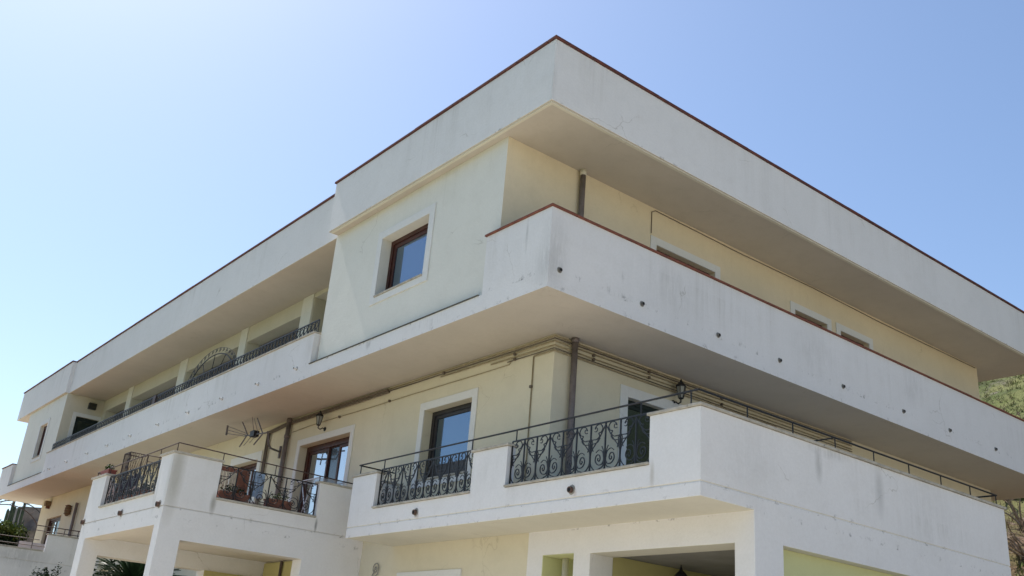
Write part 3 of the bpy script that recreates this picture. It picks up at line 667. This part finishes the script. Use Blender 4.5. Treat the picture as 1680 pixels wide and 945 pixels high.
def cables():
    o = empty('conduit_run', 'bundle of beige and brown cable conduits under the balcony slab around the wall corner', 'cables', (1.36, 1.36, -.05))
    b0 = Vector((1.36, 1.36, -.05))
    def c(pts, r, m):
        q = MB(); n = []
        for a, b2 in zip(pts, pts[1:]):
            a = Vector(a); b2 = Vector(b2); k = max(1, int((b2 - a).length / .9))
            for i in range(k):
                p = a.lerp(b2, i / k); p.z += (random.uniform(-.007, .003) if i else 0); n.append(p)
        n.append(Vector(pts[-1])); q.tube([p - b0 for p in n], r, 6); q.build('conduit', M[m], o, smooth=True)
    c([(1.345, 11.45, -.15), (1.345, 10.5, -.07), (1.345, 6.3, -.055)], .026, 'conduit_dark')
    c([(1.345, 11.50, -.20), (1.345, 10.5, -.125), (1.345, 6.25, -.11)], .024, 'conduit_dark')
    for i, (z, r, m) in enumerate(((-.045, .014, 'conduit'), (-.085, .012, 'conduit_dark'), (-.13, .014, 'conduit'), (-.20, .013, 'conduit'), (-.25, .010, 'conduit_dark'), (-.29, .014, 'conduit'))):
        y0 = (6.3, 6.3, 4.5, 3.0, 2.55, 1.85)[i]
        c([(1.36, y0, z), (1.36, 1.36, z), (9.5 if i != 5 else 7.0, 1.36, z)], r, m)
    c([(1.365, 10.3, -.33), (1.365, 9.4, -.30), (1.365, 2.5, -.30), (1.365, 2.45, -.25)], .008, 'conduit')
    c([(1.365, 1.87, -2.8), (1.365, 1.87, -.29)], .011, 'conduit')
    for (x, y, z) in ((1.35, 6.2, -.30), (1.35, 8.15, -.31), (1.35, 2.35, -.24), (1.35, 2.35, -.15), (2.2, 1.35, -.15), (2.2, 1.35, -.22), (3.5, 1.35, -.1), (3.5, 1.35, -.2), (5.4, 1.35, -.12), (5.4, 1.35, -.22), (1.35, 4.4, -.08), (1.35, 1.87, -.8)):
        q = MB(); q.box(x - .02, x + .02, y - .02, y + .02, z - .022, z + .022); q.v = [tuple(Vector(p) - b0) for p in q.v]; q.build('clip', M['conduit_dark'], o)
cables()
pipe_thing('wall_cable', 'thin cable along the cream wall just below the roof soffit', [[(3.50, 1.385, 2.55), (3.50, 1.385, 2.98), (3.6, 1.385, 3.04), (6, 1.385, 3.02), (8.4, 1.385, 3.05), (11, 1.385, 3.02), (15.2, 1.385, 3.05)]], 'conduit_dark', .009, cat='cable', n=5)

# ================================================================ lamps, antenna
def lantern(name, label, loc, rz, hang=False, s=1.):
    """wall lantern: local +x points into the wall"""
    o = empty(name, label, 'lantern', loc, rz, group='black carriage lanterns'); o.scale = (s, s, s)
    if not hang:
        q = MB(); q.lathe([(.045, 0), (.045, .012), (.02, .02)], n=12); q.v = [(.16 - z, x, y - .14) for x, y, z in q.v]; q.build('wall_plate', M['iron'], o)
        q = MB(); q.tube([(.15, 0, -.14), (.10, 0, -.13), (.05, 0, -.17), (0, 0, -.15), (0, 0, -.10)], .012, 6); q.build('arm', M['iron'], o)
    else:
        q = MB(); q.tube([(0, 0, .20), (0, 0, .23)], .006, 5); q.build('chain', M['iron'], o)
    q = MB(); q.lathe([(.030, -.105), (.042, -.095), (.036, -.085)], n=6); q.build('base', M['iron'], o)
    q = MB(); q.lathe([(.085, .085), (.088, .095), (.05, .14), (.022, .165), (.016, .185), (.005, .21)], n=6)
    q.build('cap', M['iron'], o)
    q = MB(); q.lathe([(.038, -.085), (.070, .083)], n=6); q.build('lamp_glass', M['lamp_glass'], o)
    for j in range(6):
        a = math.pi / 3 * j; q = MB(); q.tube([(.040 * math.cos(a), .040 * math.sin(a), -.088), (.074 * math.cos(a), .074 * math.sin(a), .088)], .006, 4); q.build('rib', M['iron'], o)
    return o
lantern('wall_lantern', 'black wall lantern on the cream wall above the brown sliding door', (1.21, 8.76, -.33), 0, s=1.05)
lantern('wall_lantern', 'black wall lantern right of the dark green door, seen above the balcony corner pillar', (4.14, 1.20, -.33), math.pi / 2, s=1.15)
lantern('hanging_lantern', 'black lantern hanging from the ceiling inside the ground floor opening', (3.0, .13, -3.70), 0, hang=True, s=1.25)
def antenna():
    o = empty('television_antenna', 'dark television antenna with spread rods on the wall under the balcony', 'antenna', (1.35, 10.75, -.72))
    b0 = Vector((1.35, 10.75, -.72))
    def t(name, pts, r, n=6): q = MB(); q.tube([Vector(p) - b0 for p in pts], r, n); return q.build(name, M['alu'], o)
    t('bracket', [(1.36, 10.75, -.60), (1.36, 10.75, -.86)], .03); t('mast', [(1.34, 10.75, -.72), (.98, 10.42, -.76), (.80, 10.15, -.74), (.72, 10.1, -.50)], .022)
    t('boom', [(.66, 10.0, -.56), (.66, 11.1, -.47)], .016)
    q = MB(); q.box(.60, .72, 10.52, 10.72, -.56, -.44); q.v = [tuple(Vector(p) - b0) for p in q.v]; q.build('junction_box', M['iron'], o)
    for y, zc, dy1, dz1, dy2, dz2, r in ((10.98, -.46, .24, .30, .16, -.26, .014), (10.65, -.48, .10, .36, .28, -.24, .006), (10.20, -.55, .28, .36, .22, -.22, .014), (10.45, -.50, .20, .34, .2, -.2, .005)):
        t('rod', [(.66, y, zc), (.60, y + dy1, zc + dz1)], r); t('rod', [(.66, y, zc), (.60, y + dy2, zc + dz2)], r)
    for z0, z1 in ((-.42, -.16), (-.46, -.24), (-.49, -.32)): t('rod', [(.66, 11.05, z0), (.62, 12.05, z1 + .03)], .007)
    t('reflector', [(.62, 12.06, -.11), (.62, 12.04, -.33)], .022)
antenna()
bpy.data.objects['television_antenna'].scale = (1.06, 1.06, 1.06)
o = empty('floodlight', 'black floodlight under the soffit at the far end of the upper gallery', 'floodlight', (.98, 25.95, 2.78))
q = MB(); q.box(-.13, .13, -.10, .04, -.12, .10); q.build('lamp_housing', M['iron'], o, bevel=.01); q = MB(); q.box(-.11, .11, -.106, -.101, -.10, .08); q.build('lamp_glass', M['glass_dark'], o)
q = MB(); q.box(-.03, .03, .04, .145, -.03, .03); q.build('bracket', M['iron'], o)
def wicker_lamp():
    o = empty('wicker_lamp', 'brown wicker basket lamp on the far left cream wall', 'lamp', (1.27, 26.9, -.74)); o.scale = (.85, .85, .85)
    q = MB(); q.lathe([(.05, -.24), (.11, -.15), (.13, 0), (.11, .14), (.06, .22)], n=12); q.build('basket', M['wicker'], o)
    for z in (-.16, -.05, .06, .16): q = MB(); q.lathe([(.125, z), (.142, z + .012), (.125, z + .024)], n=12); q.build('band', M['bench'], o)
wicker_lamp()
o = empty('wall_lamp', 'small brown box lamp high on the far left cream wall', 'lamp', (1.28, 29.9, -.25))
q = MB(); q.box(-.10, .09, -.12, .12, -.09, .09); q.build('lamp_box', M['wicker'], o, bevel=.01); q = MB(); q.box(-.04, .09, -.04, .04, -.18, -.09); q.build('bracket', M['bench'], o)

# ================================================================ things on the terrace
def leaf_cloud(q, c, r, n, size, mi=0, flat=1., seed=0):
    rnd = random.Random(seed)
    for _ in range(n):
        while True:
            p = Vector((rnd.uniform(-1, 1), rnd.uniform(-1, 1), rnd.uniform(-1, 1)))
            if p.length < 1: break
        k = .55 + .45 * noise.noise(p * 2.3 + Vector((seed, 0, 0))) + .35
        p = Vector((c[0] + p.x * r[0] * k, c[1] + p.y * r[1] * k, c[2] + p.z * r[2] * k))
        a = Vector((rnd.gauss(0, 1), rnd.gauss(0, 1), rnd.gauss(0, .6))).normalized(); b2 = a.cross(Vector((rnd.gauss(0, 1), rnd.gauss(0, 1), rnd.gauss(0, 1)))).normalized()
        s = size * rnd.uniform(.6, 1.3)
        q.quad(p - a * s, p - b2 * s * .45, p + a * s, p + b2 * s * .45, mi)
def planter(name, label, loc, L, m, along='x', plants=('leaf', 'petal'), h=.17, w=.17, seed=1):
    o = empty(name, label, 'planter', loc)
    q = MB(); t = .012; hw = w / 2
    def bx(x0, x1, y0, y1, z0, z1):
        if along == 'x': q.box(x0, x1, y0, y1, z0, z1)
        else: q.box(y0, y1, x0, x1, z0, z1)
    bx(-L / 2, L / 2, -hw, -hw + t, 0, h); bx(-L / 2, L / 2, hw - t, hw, 0, h); bx(-L / 2, -L / 2 + t, -hw, hw, 0, h); bx(L / 2 - t, L / 2, -hw, hw, 0, h); bx(-L / 2, L / 2, -hw, hw, 0, .02)
    q.build('pot', M[m], o, bevel=.004)
    q = MB(); bx(-L / 2 - .012, L / 2 + .012, -hw - .012, -hw - .001, h - .03, h + .004); bx(-L / 2 - .012, L / 2 + .012, hw + .001, hw + .012, h - .03, h + .004); q.build('rim', M[m], o)
    q = MB(); bx(-L / 2 + t, L / 2 - t, -hw + t, hw - t, .02, h - .03); q.build('soil', M['bark'], o)
    q = MB(); rx, ry = (L * .5, w * .55) if along == 'x' else (w * .55, L * .5)
    leaf_cloud(q, (0, 0, h + .05), (rx, ry, .10), 150, .026, 0, seed=seed); leaf_cloud(q, (0, 0, h + .07), (rx, ry, .09), 45, .018, 1, seed=seed + 5)
    f = q.build('plant', [M[plants[0]], M[plants[1]]], o); tag(f, kind='stuff')
    return o
planter('flower_box', 'clay flower box with pale flowers on the terrace sill below the sliding door', (-.22, 7.02, -2.60), .48, 'pot', seed=3)
planter('flower_box', 'long dusty clay trough under the slatted bench at the left end of the terrace railing', (-1.10, 7.04, -2.62), .55, 'pot', seed=4, plants=('leaf_dark', 'leaf'))
planter('flower_box', 'red planter with white flowers on top of the leftmost terrace pillar', (-2.25, 10.72, PT + .04), .50, 'pot_red', 'y', h=.11, w=.15, seed=6)
planter('flower_box', 'clay trough with flowers at the far end behind the left terrace railing', (-2.12, 9.55, -2.62), .6, 'pot', 'y', seed=8, plants=('leaf_dark', 'petal'))
planter('flower_box', 'clay trough with flowers in the middle behind the left terrace railing', (-2.12, 8.65, -2.62), .6, 'pot', 'y', seed=9, plants=('leaf_dark', 'petal'))
def pot_plant(label, loc, r, h, n, size, leaf='leaf', seed=1):
    o = empty('potted_plant', label, 'plant', loc)
    q = MB(); q.lathe([(.08, 0), (.12, .18), (.13, .2), (.10, .2)], n=12); q.build('pot', M['pot'], o)
    q = MB(); q.tube([(0, 0, .15), (.01, .02, h)], .012, 5); q.build('stem', M['bark'], o)
    q = MB(); leaf_cloud(q, (0, 0, h), r, n, size, seed=seed); tag(q.build('foliage', M[leaf], o), kind='stuff')
pot_plant('bushy green potted plant at the right end behind the left terrace railing', (-2.08, 7.72, -2.84), (.17, .25, .30), .5, 420, .035, 'leaf_yellow', 11)
pot_plant('dark purple leaved potted plant behind the left terrace railing', (-2.0, 8.2, -2.84), (.15, .28, .28), .5, 300, .03, 'leaf_dark', 12)
def bench():
    o = empty('slatted_bench', 'brown timber bench end with pale slats behind the left end of the terrace railing', 'bench', (-1.05, 7.30, -2.86))
    q = MB(); q.box(-.32, .28, -.02, .02, .82, .90); q.box(-.32, .28, -.02, .02, .30, .37); q.build('crossbar', M['bench'], o, bevel=.004)
    for x in (-.32, .24): q = MB(); q.box(x, x + .06, -.03, .03, 0, .92); q.build('leg', M['bench'], o, bevel=.004)
    for i in range(5): q = MB(); q.box(-.245 + i * .064, -.208 + i * .064, -.022, .012, .37, .82); q.build('slat', M['bench_pale'], o)
    q = MB(); q.box(.075, .24, -.015, .015, .37, .82); q.build('back_panel', M['bench'], o)
    q = MB(); q.box(-.30, .26, .03, .45, .40, .44); q.build('seat', M['bench'], o)
bench()
def cloth(name, label, x0, x1, y, z0, z1, m, cat, wob=.02, fold=3):
    q = MB(); nx, nz = 16, 12; g = []
    for s in (0, 1):
        for i in range(nx + 1):
            for j in range(nz + 1):
                u = i / nx; v = j / nz
                g.append((x0 + (x1 - x0) * u, y + wob * math.sin(u * fold * 6.28 + v) * (.4 + .6 * (1 - v)) + s * .008, z0 + (z1 - z0) * v + .012 * math.sin(u * 9)))
    q.v = g; N = (nx + 1) * (nz + 1)
    for i in range(nx):
        for j in range(nz):
            a = i * (nz + 1) + j; q.f.append((a, a + nz + 1, a + nz + 2, a + 1)); q.mi.append(0)
            q.f.append((N + a, N + a + 1, N + a + nz + 2, N + a + nz + 1)); q.mi.append(0)
    return tag(q.build(name, M[m], smooth=True), label, cat)
cloth('towel', 'pale blue towel hanging beside the bench on the terrace', -.66, -.46, 7.22, -2.42, -1.96, 'blue_cloth', 'towel')
cloth('towel', 'small white cloth below the blue towel on the terrace', -.76, -.58, 7.20, -2.72, -2.50, 'white_cloth', 'towel')
cloth('dark_cloth', 'dark purple cloth draped inside the left terrace railing', 0, 0.001, 0, 0, 0.001, 'purple_cloth', 'cloth').hide_render = False
o = bpy.data.objects['dark_cloth']
me = o.data
for v in me.vertices:
    pass
def cloth_y(o, x, y0, y1, z0, z1, fold=3, wob=.03):
    nx, nz = 16, 12; N = (nx + 1) * (nz + 1)
    for idx, v in enumerate(o.data.vertices):
        s, r = divmod(idx, N); i, j = divmod(r, nz + 1); u = i / nx; w_ = j / nz
        v.co = (x + wob * math.sin(u * fold * 6.28 + w_) + s * .008, y0 + (y1 - y0) * u, z0 + (z1 - z0) * w_ + .03 * math.sin(u * 7))
    o.data.update()
cloth_y(o, -2.12, 9.2, 10.15, -2.30, -2.06)
# clothes airer in front of the sliding door
def airer():
    o = empty('clothes_airer', 'white wire clothes airer with pegs in front of the sliding door', 'clothes airer', (.75, 7.35, -2.86))
    for x in (-.28, .28):
        for s in (-1, 1): q = MB(); q.tube([(x, s * .25, 0), (x, -s * .25, .98)], .011, 6); q.build('leg', M['white_metal'], o)
    for x in (-.28, .28): q = MB(); q.tube([(x, -.45, .98), (x, .45, .98)], .010, 6); q.build('side_bar', M['white_metal'], o)
    for i in range(10): q = MB(); q.tube([(-.28, -.42 + i * .093, .98), (.28, -.42 + i * .093, .98)], .006, 5); q.build('wire', M['white_metal'], o)
    for i in range(7): q = MB(); q.tube([(-.10, -.44, .98 - i * .055), (.30, -.44, 1.0 - i * .055)], .006, 5); q.build('hanging_wire', M['white_metal'], o)
airer()
# wire plant cage
def cage():
    o = empty('plant_cage', 'brown wire lattice cage at the far end of the porch terrace', 'plant cage', (-1.80, 10.65, -2.86))
    h = 1.42; a = .18
    for x in (-a, a):
        for y in (-a, a): q = MB(); q.tube([(x, y, 0), (x, y, h)], .012, 5); q.build('post', M['rust'], o)
    for z in (.5, .95, h):
        q = MB(); q.tube([(-a, -a, z), (a, -a, z), (a, a, z), (-a, a, z), (-a, -a, z)], .010, 5); q.build('hoop', M['rust'], o)
    for (p0, p1) in (((-a, -a), (a, -a)), ((-a, -a), (-a, a))):
        q = MB(); n = 8
        for i in range(-n, n):
            for s in (1, -1):
                pts = []
                for k in range(7):
                    z = k / 6 * h; u = (i + .5 + s * k * .9) / n
                    if 0 <= u <= 1: pts.append((p0[0] + (p1[0] - p0[0]) * u, p0[1] + (p1[1] - p0[1]) * u, z))
                if len(pts) > 1: q.tube(pts, .0045, 4)
        q.build('lattice', M['rust'], o)
    q = MB(); q.tube([(a, -a, h), (.75, -.6, h - .06)], .010, 5); q.tube([(a, -a, h - .12), (.75, -.6, h - .22)], .008, 5); q.build('stay', M['rust'], o)
cage()
# pot behind the lower right balcony railing
planter('flower_box', 'dark trough at the right end behind the railing under the dark framed window', (.84, 2.5, -2.86), .8, 'rust', 'y', h=.26, w=.2, seed=20, plants=('leaf_dark', 'leaf_dark'))

# swirl ornament on the wall under the balcony
o = empty('iron_swirl', 'grey iron swirl ornament on the cream wall between the terrace and the balcony', 'ornament', (1.49, 6.15, -3.45))
q = MB(); q.tube([(0, a, c) for a, c in spiral(0, 0, .02, .13, 0, 11, 26)], .010, 5); q.build('spiral', M['mortar'], o)
q = MB(); q.tube([(0, .0, .02), (0, .12, -.16), (0, .02, -.25)], .010, 5); q.build('tail', M['mortar'], o)

# ================================================================ far left garden
handrail('rail_fence', 'thin dark rails on the parapet of the far left terrace',
         [(-.62, 22.43, -1.86), (1.2, 22.43, -1.86)], [(x, 22.43, -2.05 if x > -.3 else -2.55, -1.86) for x in (-.62, -.22, .2, .6, 1.0)], r=.014, m='rust',
         stubs=[((-.62, 22.43, -2.0), (1.2, 22.43, -2.0)), ((-6, 22.43, -2.30), (-.45, 22.43, -2.27)), ((-6, 22.43, -2.50), (-.25, 22.43, -2.45)), ((-.62, 22.43, -1.86), (-.62, 22.43, -2.56)), ((-1.0, 22.43, -2.56), (-1.0, 22.43, -2.28))])
def hedge():
    o = empty('hedge', 'green flowering hedge on the far left terrace below the pergola hoops', 'hedge', (-.9, 26.6, -2.86))
    q = MB()
    for i in range(12):
        cx = -4.4 + i * .38; leaf_cloud(q, (cx + .9, random.uniform(-.2, .2), .70 + random.uniform(-.1, .1)), (.5, .6, .60), 900, .055, 0, seed=100 + i)
        leaf_cloud(q, (cx + .9, random.uniform(-.3, .1), 1.12 + random.uniform(-.1, .1)), (.42, .5, .28), 380, .05, 1, seed=200 + i)
    tag(q.build('foliage', [M['leaf_dark'], M['leaf_yellow']], o), kind='stuff')
    q = MB()
    for i in range(10):
        x = -4 + i * .4; q.tube([(x + .9, 0, 0), (x + .9 + random.uniform(-.2, .2), random.uniform(-.2, .2), .9)], .02, 5)
    q.build('stems', M['bark'], o)
hedge()
for i, (x, zt) in enumerate(((1.24, .02), (1.38, .27), (1.47, .16), (1.66, .19), (1.82, .30))):
    lb = ('shortest cactus at the left end of the row', 'tallest thick cactus second from the left', 'slim cactus in the middle of the row', 'cactus second from the right of the row', 'tall cactus beside the grey rock wall')[i]
    o = empty('columnar_cactus', lb + ', dark against the sky', 'cactus', (x, 36, GZ), group='columnar cacti beyond the hedge')
    q = MB(); n = 14; base = zt - GZ
    for k in range(1): pass
    prof = [(.055, 0)]
    z = 0
    while z < base - .1: z += .22; prof += [(.058 + .006 * math.sin(z * 9 + i), z)]
    prof += [(.035, base), (.01, base + .04)]
    ks = []; q.lathe(prof, n=8); q.build('stem', M['cactus'], o, smooth=True)
    if i in (1, 4): q = MB(); q.tube([(.04, 0, base - .9), (.10, 0, base - .85), (.12, 0, base - .6)], .03, 7); q.build('arm', M['cactus'], o, smooth=True)
# far rock wall building
def rockwall():
    q = MB(); n = 22; mz = 14; g = []
    for i in range(n + 1):
        for j in range(mz + 1):
            x = 2.7 + 9 * i / n; z = GZ + (7.6 + .05 * i) * j / mz
            d_ = .5 * noise.noise(Vector((x * .9, z * .9, 4))) + .2 * noise.noise(Vector((x * 3, z * 3, 9)))
            g.append((x + .25 * noise.noise(Vector((x, z, 1))), 40 + d_, z))
    q.v = g
    for i in range(n):
        for j in range(mz): a = i * (mz + 1) + j; q.f.append((a, a + mz + 1, a + mz + 2, a + 1)); q.mi.append(0)
    k = len(q.v); q.v += [(x, y + 3, z) for x, y, z in g]
    for i in range(n):
        a = i * (mz + 1) + mz; b2 = a + mz + 1; q.f.append((a, b2, k + b2, k + a)); q.mi.append(0)
    for j in range(mz): q.f.append((j, j + 1, k + j + 1, k + j)); q.mi.append(0)
    tag(q.build('rock_wall', M['rock']), 'rough grey rock wall beyond the cacti at the far left', 'wall')
rockwall()
def pergola():
    o = empty('pergola', 'curved metal pergola hoops rising beyond the far left terrace', 'pergola', (1.15, 33.0, GZ))
    for y, r, m in ((0, 1.62, 'rust'), (1.2, 1.55, 'iron'), (2.4, 1.5, 'rust')):
        q = MB(); q.tube([(-r, y, 0)] + [(-r * math.cos(a), y, 5.52 + r * math.sin(a)) for a in [math.pi * k / 24 for k in range(25)]] + [(r, y, 0)], .022, 6); q.build('hoop', M[m], o)
    for a in (.7, 1.0, 1.3, 1.6, 1.9, 2.3): q = MB(); q.tube([(1.62 * math.cos(a), 0, 5.52 + 1.62 * math.sin(a)), (1.5 * math.cos(a), 2.4, 5.52 + 1.5 * math.sin(a))], .012, 5); q.build('purlin', M['rust'], o)
pergola()
# palm behind the porch
def shrub(loc, label, r, n, size, leaf, seed):
    o = empty('shrub', label, 'shrub', loc)
    for k in range(5): q = MB(); q.tube([(0, 0, 0), (r[0] * random.uniform(-.6, .6), r[1] * random.uniform(-.6, .6), r[2] * 1.5)], .02, 5); q.build('stem', M['bark'], o)
    q = MB(); leaf_cloud(q, (0, 0, r[2]), r, n, size, seed=seed); tag(q.build('foliage', M[leaf], o), kind='stuff')
def palm(loc, label, nf=34, L=2.0, trunk=2.2, seed=1):
    rnd = random.Random(seed); o = empty('palm_tree', label, 'palm', loc)
    q = MB(); q.tube([(0, 0, 0), (.03, .02, trunk * .5), (0, 0, trunk)], [.17, .13, .12], 10); q.build('trunk', M['bark'], o)
    for i in range(nf):
        a = rnd.uniform(0, 6.28); el = rnd.uniform(-.5, 1.35); d_ = Vector((math.cos(a) * math.cos(el), math.sin(a) * math.cos(el), math.sin(el)))
        side = Vector((-math.sin(a), math.cos(a), 0)); q = MB(); ln = L * rnd.uniform(.7, 1.05); n = 7; w = .06; pr = None
        for k in range(n + 1):
            t = k / n; c = Vector((0, 0, trunk)) + d_ * ln * t + Vector((0, 0, -.75 * ln * .5 * t * t)); ww = w * (1 - t) ** .6 * (.5 + t * 1.6 if t < .3 else 1)
            cur = (c - side * ww, c + Vector((0, 0, -.012)), c + side * ww)
            if pr: q.quad(pr[0], pr[1], cur[1], cur[0]); q.quad(pr[1], pr[2], cur[2], cur[1])
            pr = cur
        q.build('frond', M['palm'], o, smooth=True)
    return o
palm((-.45, 13.2, GZ), 'dark green spiky palm seen through the opening of the porch', 290, 1.75, 2.95, 3)
shrub((.5, 16.4, GZ), 'dense dark evergreen bush behind the palm, beyond the porch', (1.5, .8, 2.1), 8000, .06, 'leaf_dark', 61)
shrub((-1.80, 15.2, GZ), 'dark leafy shrub in front of the far grey terrace wall', (.42, .42, 1.80), 15000, .030, 'leaf_dark', 31)

# ================================================================ hillside growth on the right
def tufts():
    rnd = random.Random(5); q = MB()
    for _ in range(26000):
        x = 16 + 62 * rnd.random() ** .9; d_ = x + 8; y = -9.8 + .44 * d_ + rnd.gauss(0, .10 * d_)
        if x < 18 and y > -2: continue
        z = GZ + hill_h(x, y); big = noise.noise(Vector((x * .2, y * .2, 7))) > .10; low = x < 26 + 5 * noise.noise(Vector((x * .3, y * .3, 2)))
        s = (.05 + .0036 * x) * rnd.uniform(.4, 1.3) * (1.3 if big else .8)
        mi = (2 if rnd.random() < .5 else 1) if low and not big else ((3 if rnd.random() < .5 else 1) if big else (1 if rnd.random() < .8 else 3))
        for k in range(4):
            a = rnd.uniform(0, 6.28); w = s * .09; tp = Vector((x + math.cos(a) * s * .8, y + math.sin(a) * s * .8, z + s * rnd.uniform(.3, .9)))
            b0 = Vector((x + rnd.uniform(-.5, .5) * s, y + rnd.uniform(-.5, .5) * s, z - .03)); sd = Vector((-math.sin(a), math.cos(a), 0)) * w
            q.quad(b0 - sd, b0 + sd, tp + sd * .3, tp - sd * .3, mi)
    tag(q.build('hillside_scrub', [M['leaf'], simple('dry_grass', (.215, .205, .095), .9, .2, 2), simple('brown_scrub', (.15, .095, .06), .9, .3, 2), M['leaf_yellow']]), kind='stuff')
tufts()
def hill_bush():
    q = MB(); rnd = random.Random(9)
    for i in range(16):
        x = 22 + 26 * rnd.random(); y = -9.8 + .44 * (x + 8) + rnd.gauss(0, .12 * (x + 8)); z = GZ + hill_h(x, y); s = rnd.uniform(.2, .5)
        leaf_cloud(q, (x, y, z + s * .3), (s, s, s * .6), 420, .045, 0 if rnd.random() < .6 else 1, seed=400 + i)
    tag(q.build('hillside_bushes', [M['leaf_dark'], M['leaf']]), kind='stuff')
hill_bush()
def dead_bush(loc, label, n, L, seed, m='dead'):
    rnd = random.Random(seed); o = empty('dead_bush', label, 'dead bush', loc, group='dry branches on the slope')
    q = MB()
    for i in range(n):
        a = rnd.uniform(0, 6.28); el = rnd.uniform(.2, 1.3); p = Vector((0, 0, 0)); d_ = Vector((math.cos(a) * math.cos(el), math.sin(a) * math.cos(el), math.sin(el))); pts = [p]
        for k in range(6):
            d_ = (d_ + Vector((rnd.gauss(0, .25), rnd.gauss(0, .25), rnd.gauss(0, .2)))).normalized(); p = p + d_ * L / 6; pts.append(p)
        q.tube(pts, [.035 * (1 - k / 7.5) for k in range(7)], 4)
        for k in (2, 3, 4, 5):
            e = (d_ + Vector((rnd.gauss(0, .8), rnd.gauss(0, .8), rnd.gauss(0, .6)))).normalized(); q.tube([pts[k], pts[k] + e * L * .25], [.013, .004], 3)
    q.build('branches', M[m], o)
rb = random.Random(77)
for i, (x, y, lb) in enumerate(((20.6, 3.1, 'pale dry branches nearest the end of the white balcony wall'), (22.3, 3.9, 'tangle of dry branches higher on the slope'), (24.2, 5.1, 'brown dry branches under the far balcony soffit'), (21.3, 2.7, 'dry branches at the right picture edge'), (27, 6.2, 'distant dry branches below the green hill'))):
    dead_bush((x, y, GZ + hill_h(x, y) - .1), lb, 15, 1.5, 50 + i)
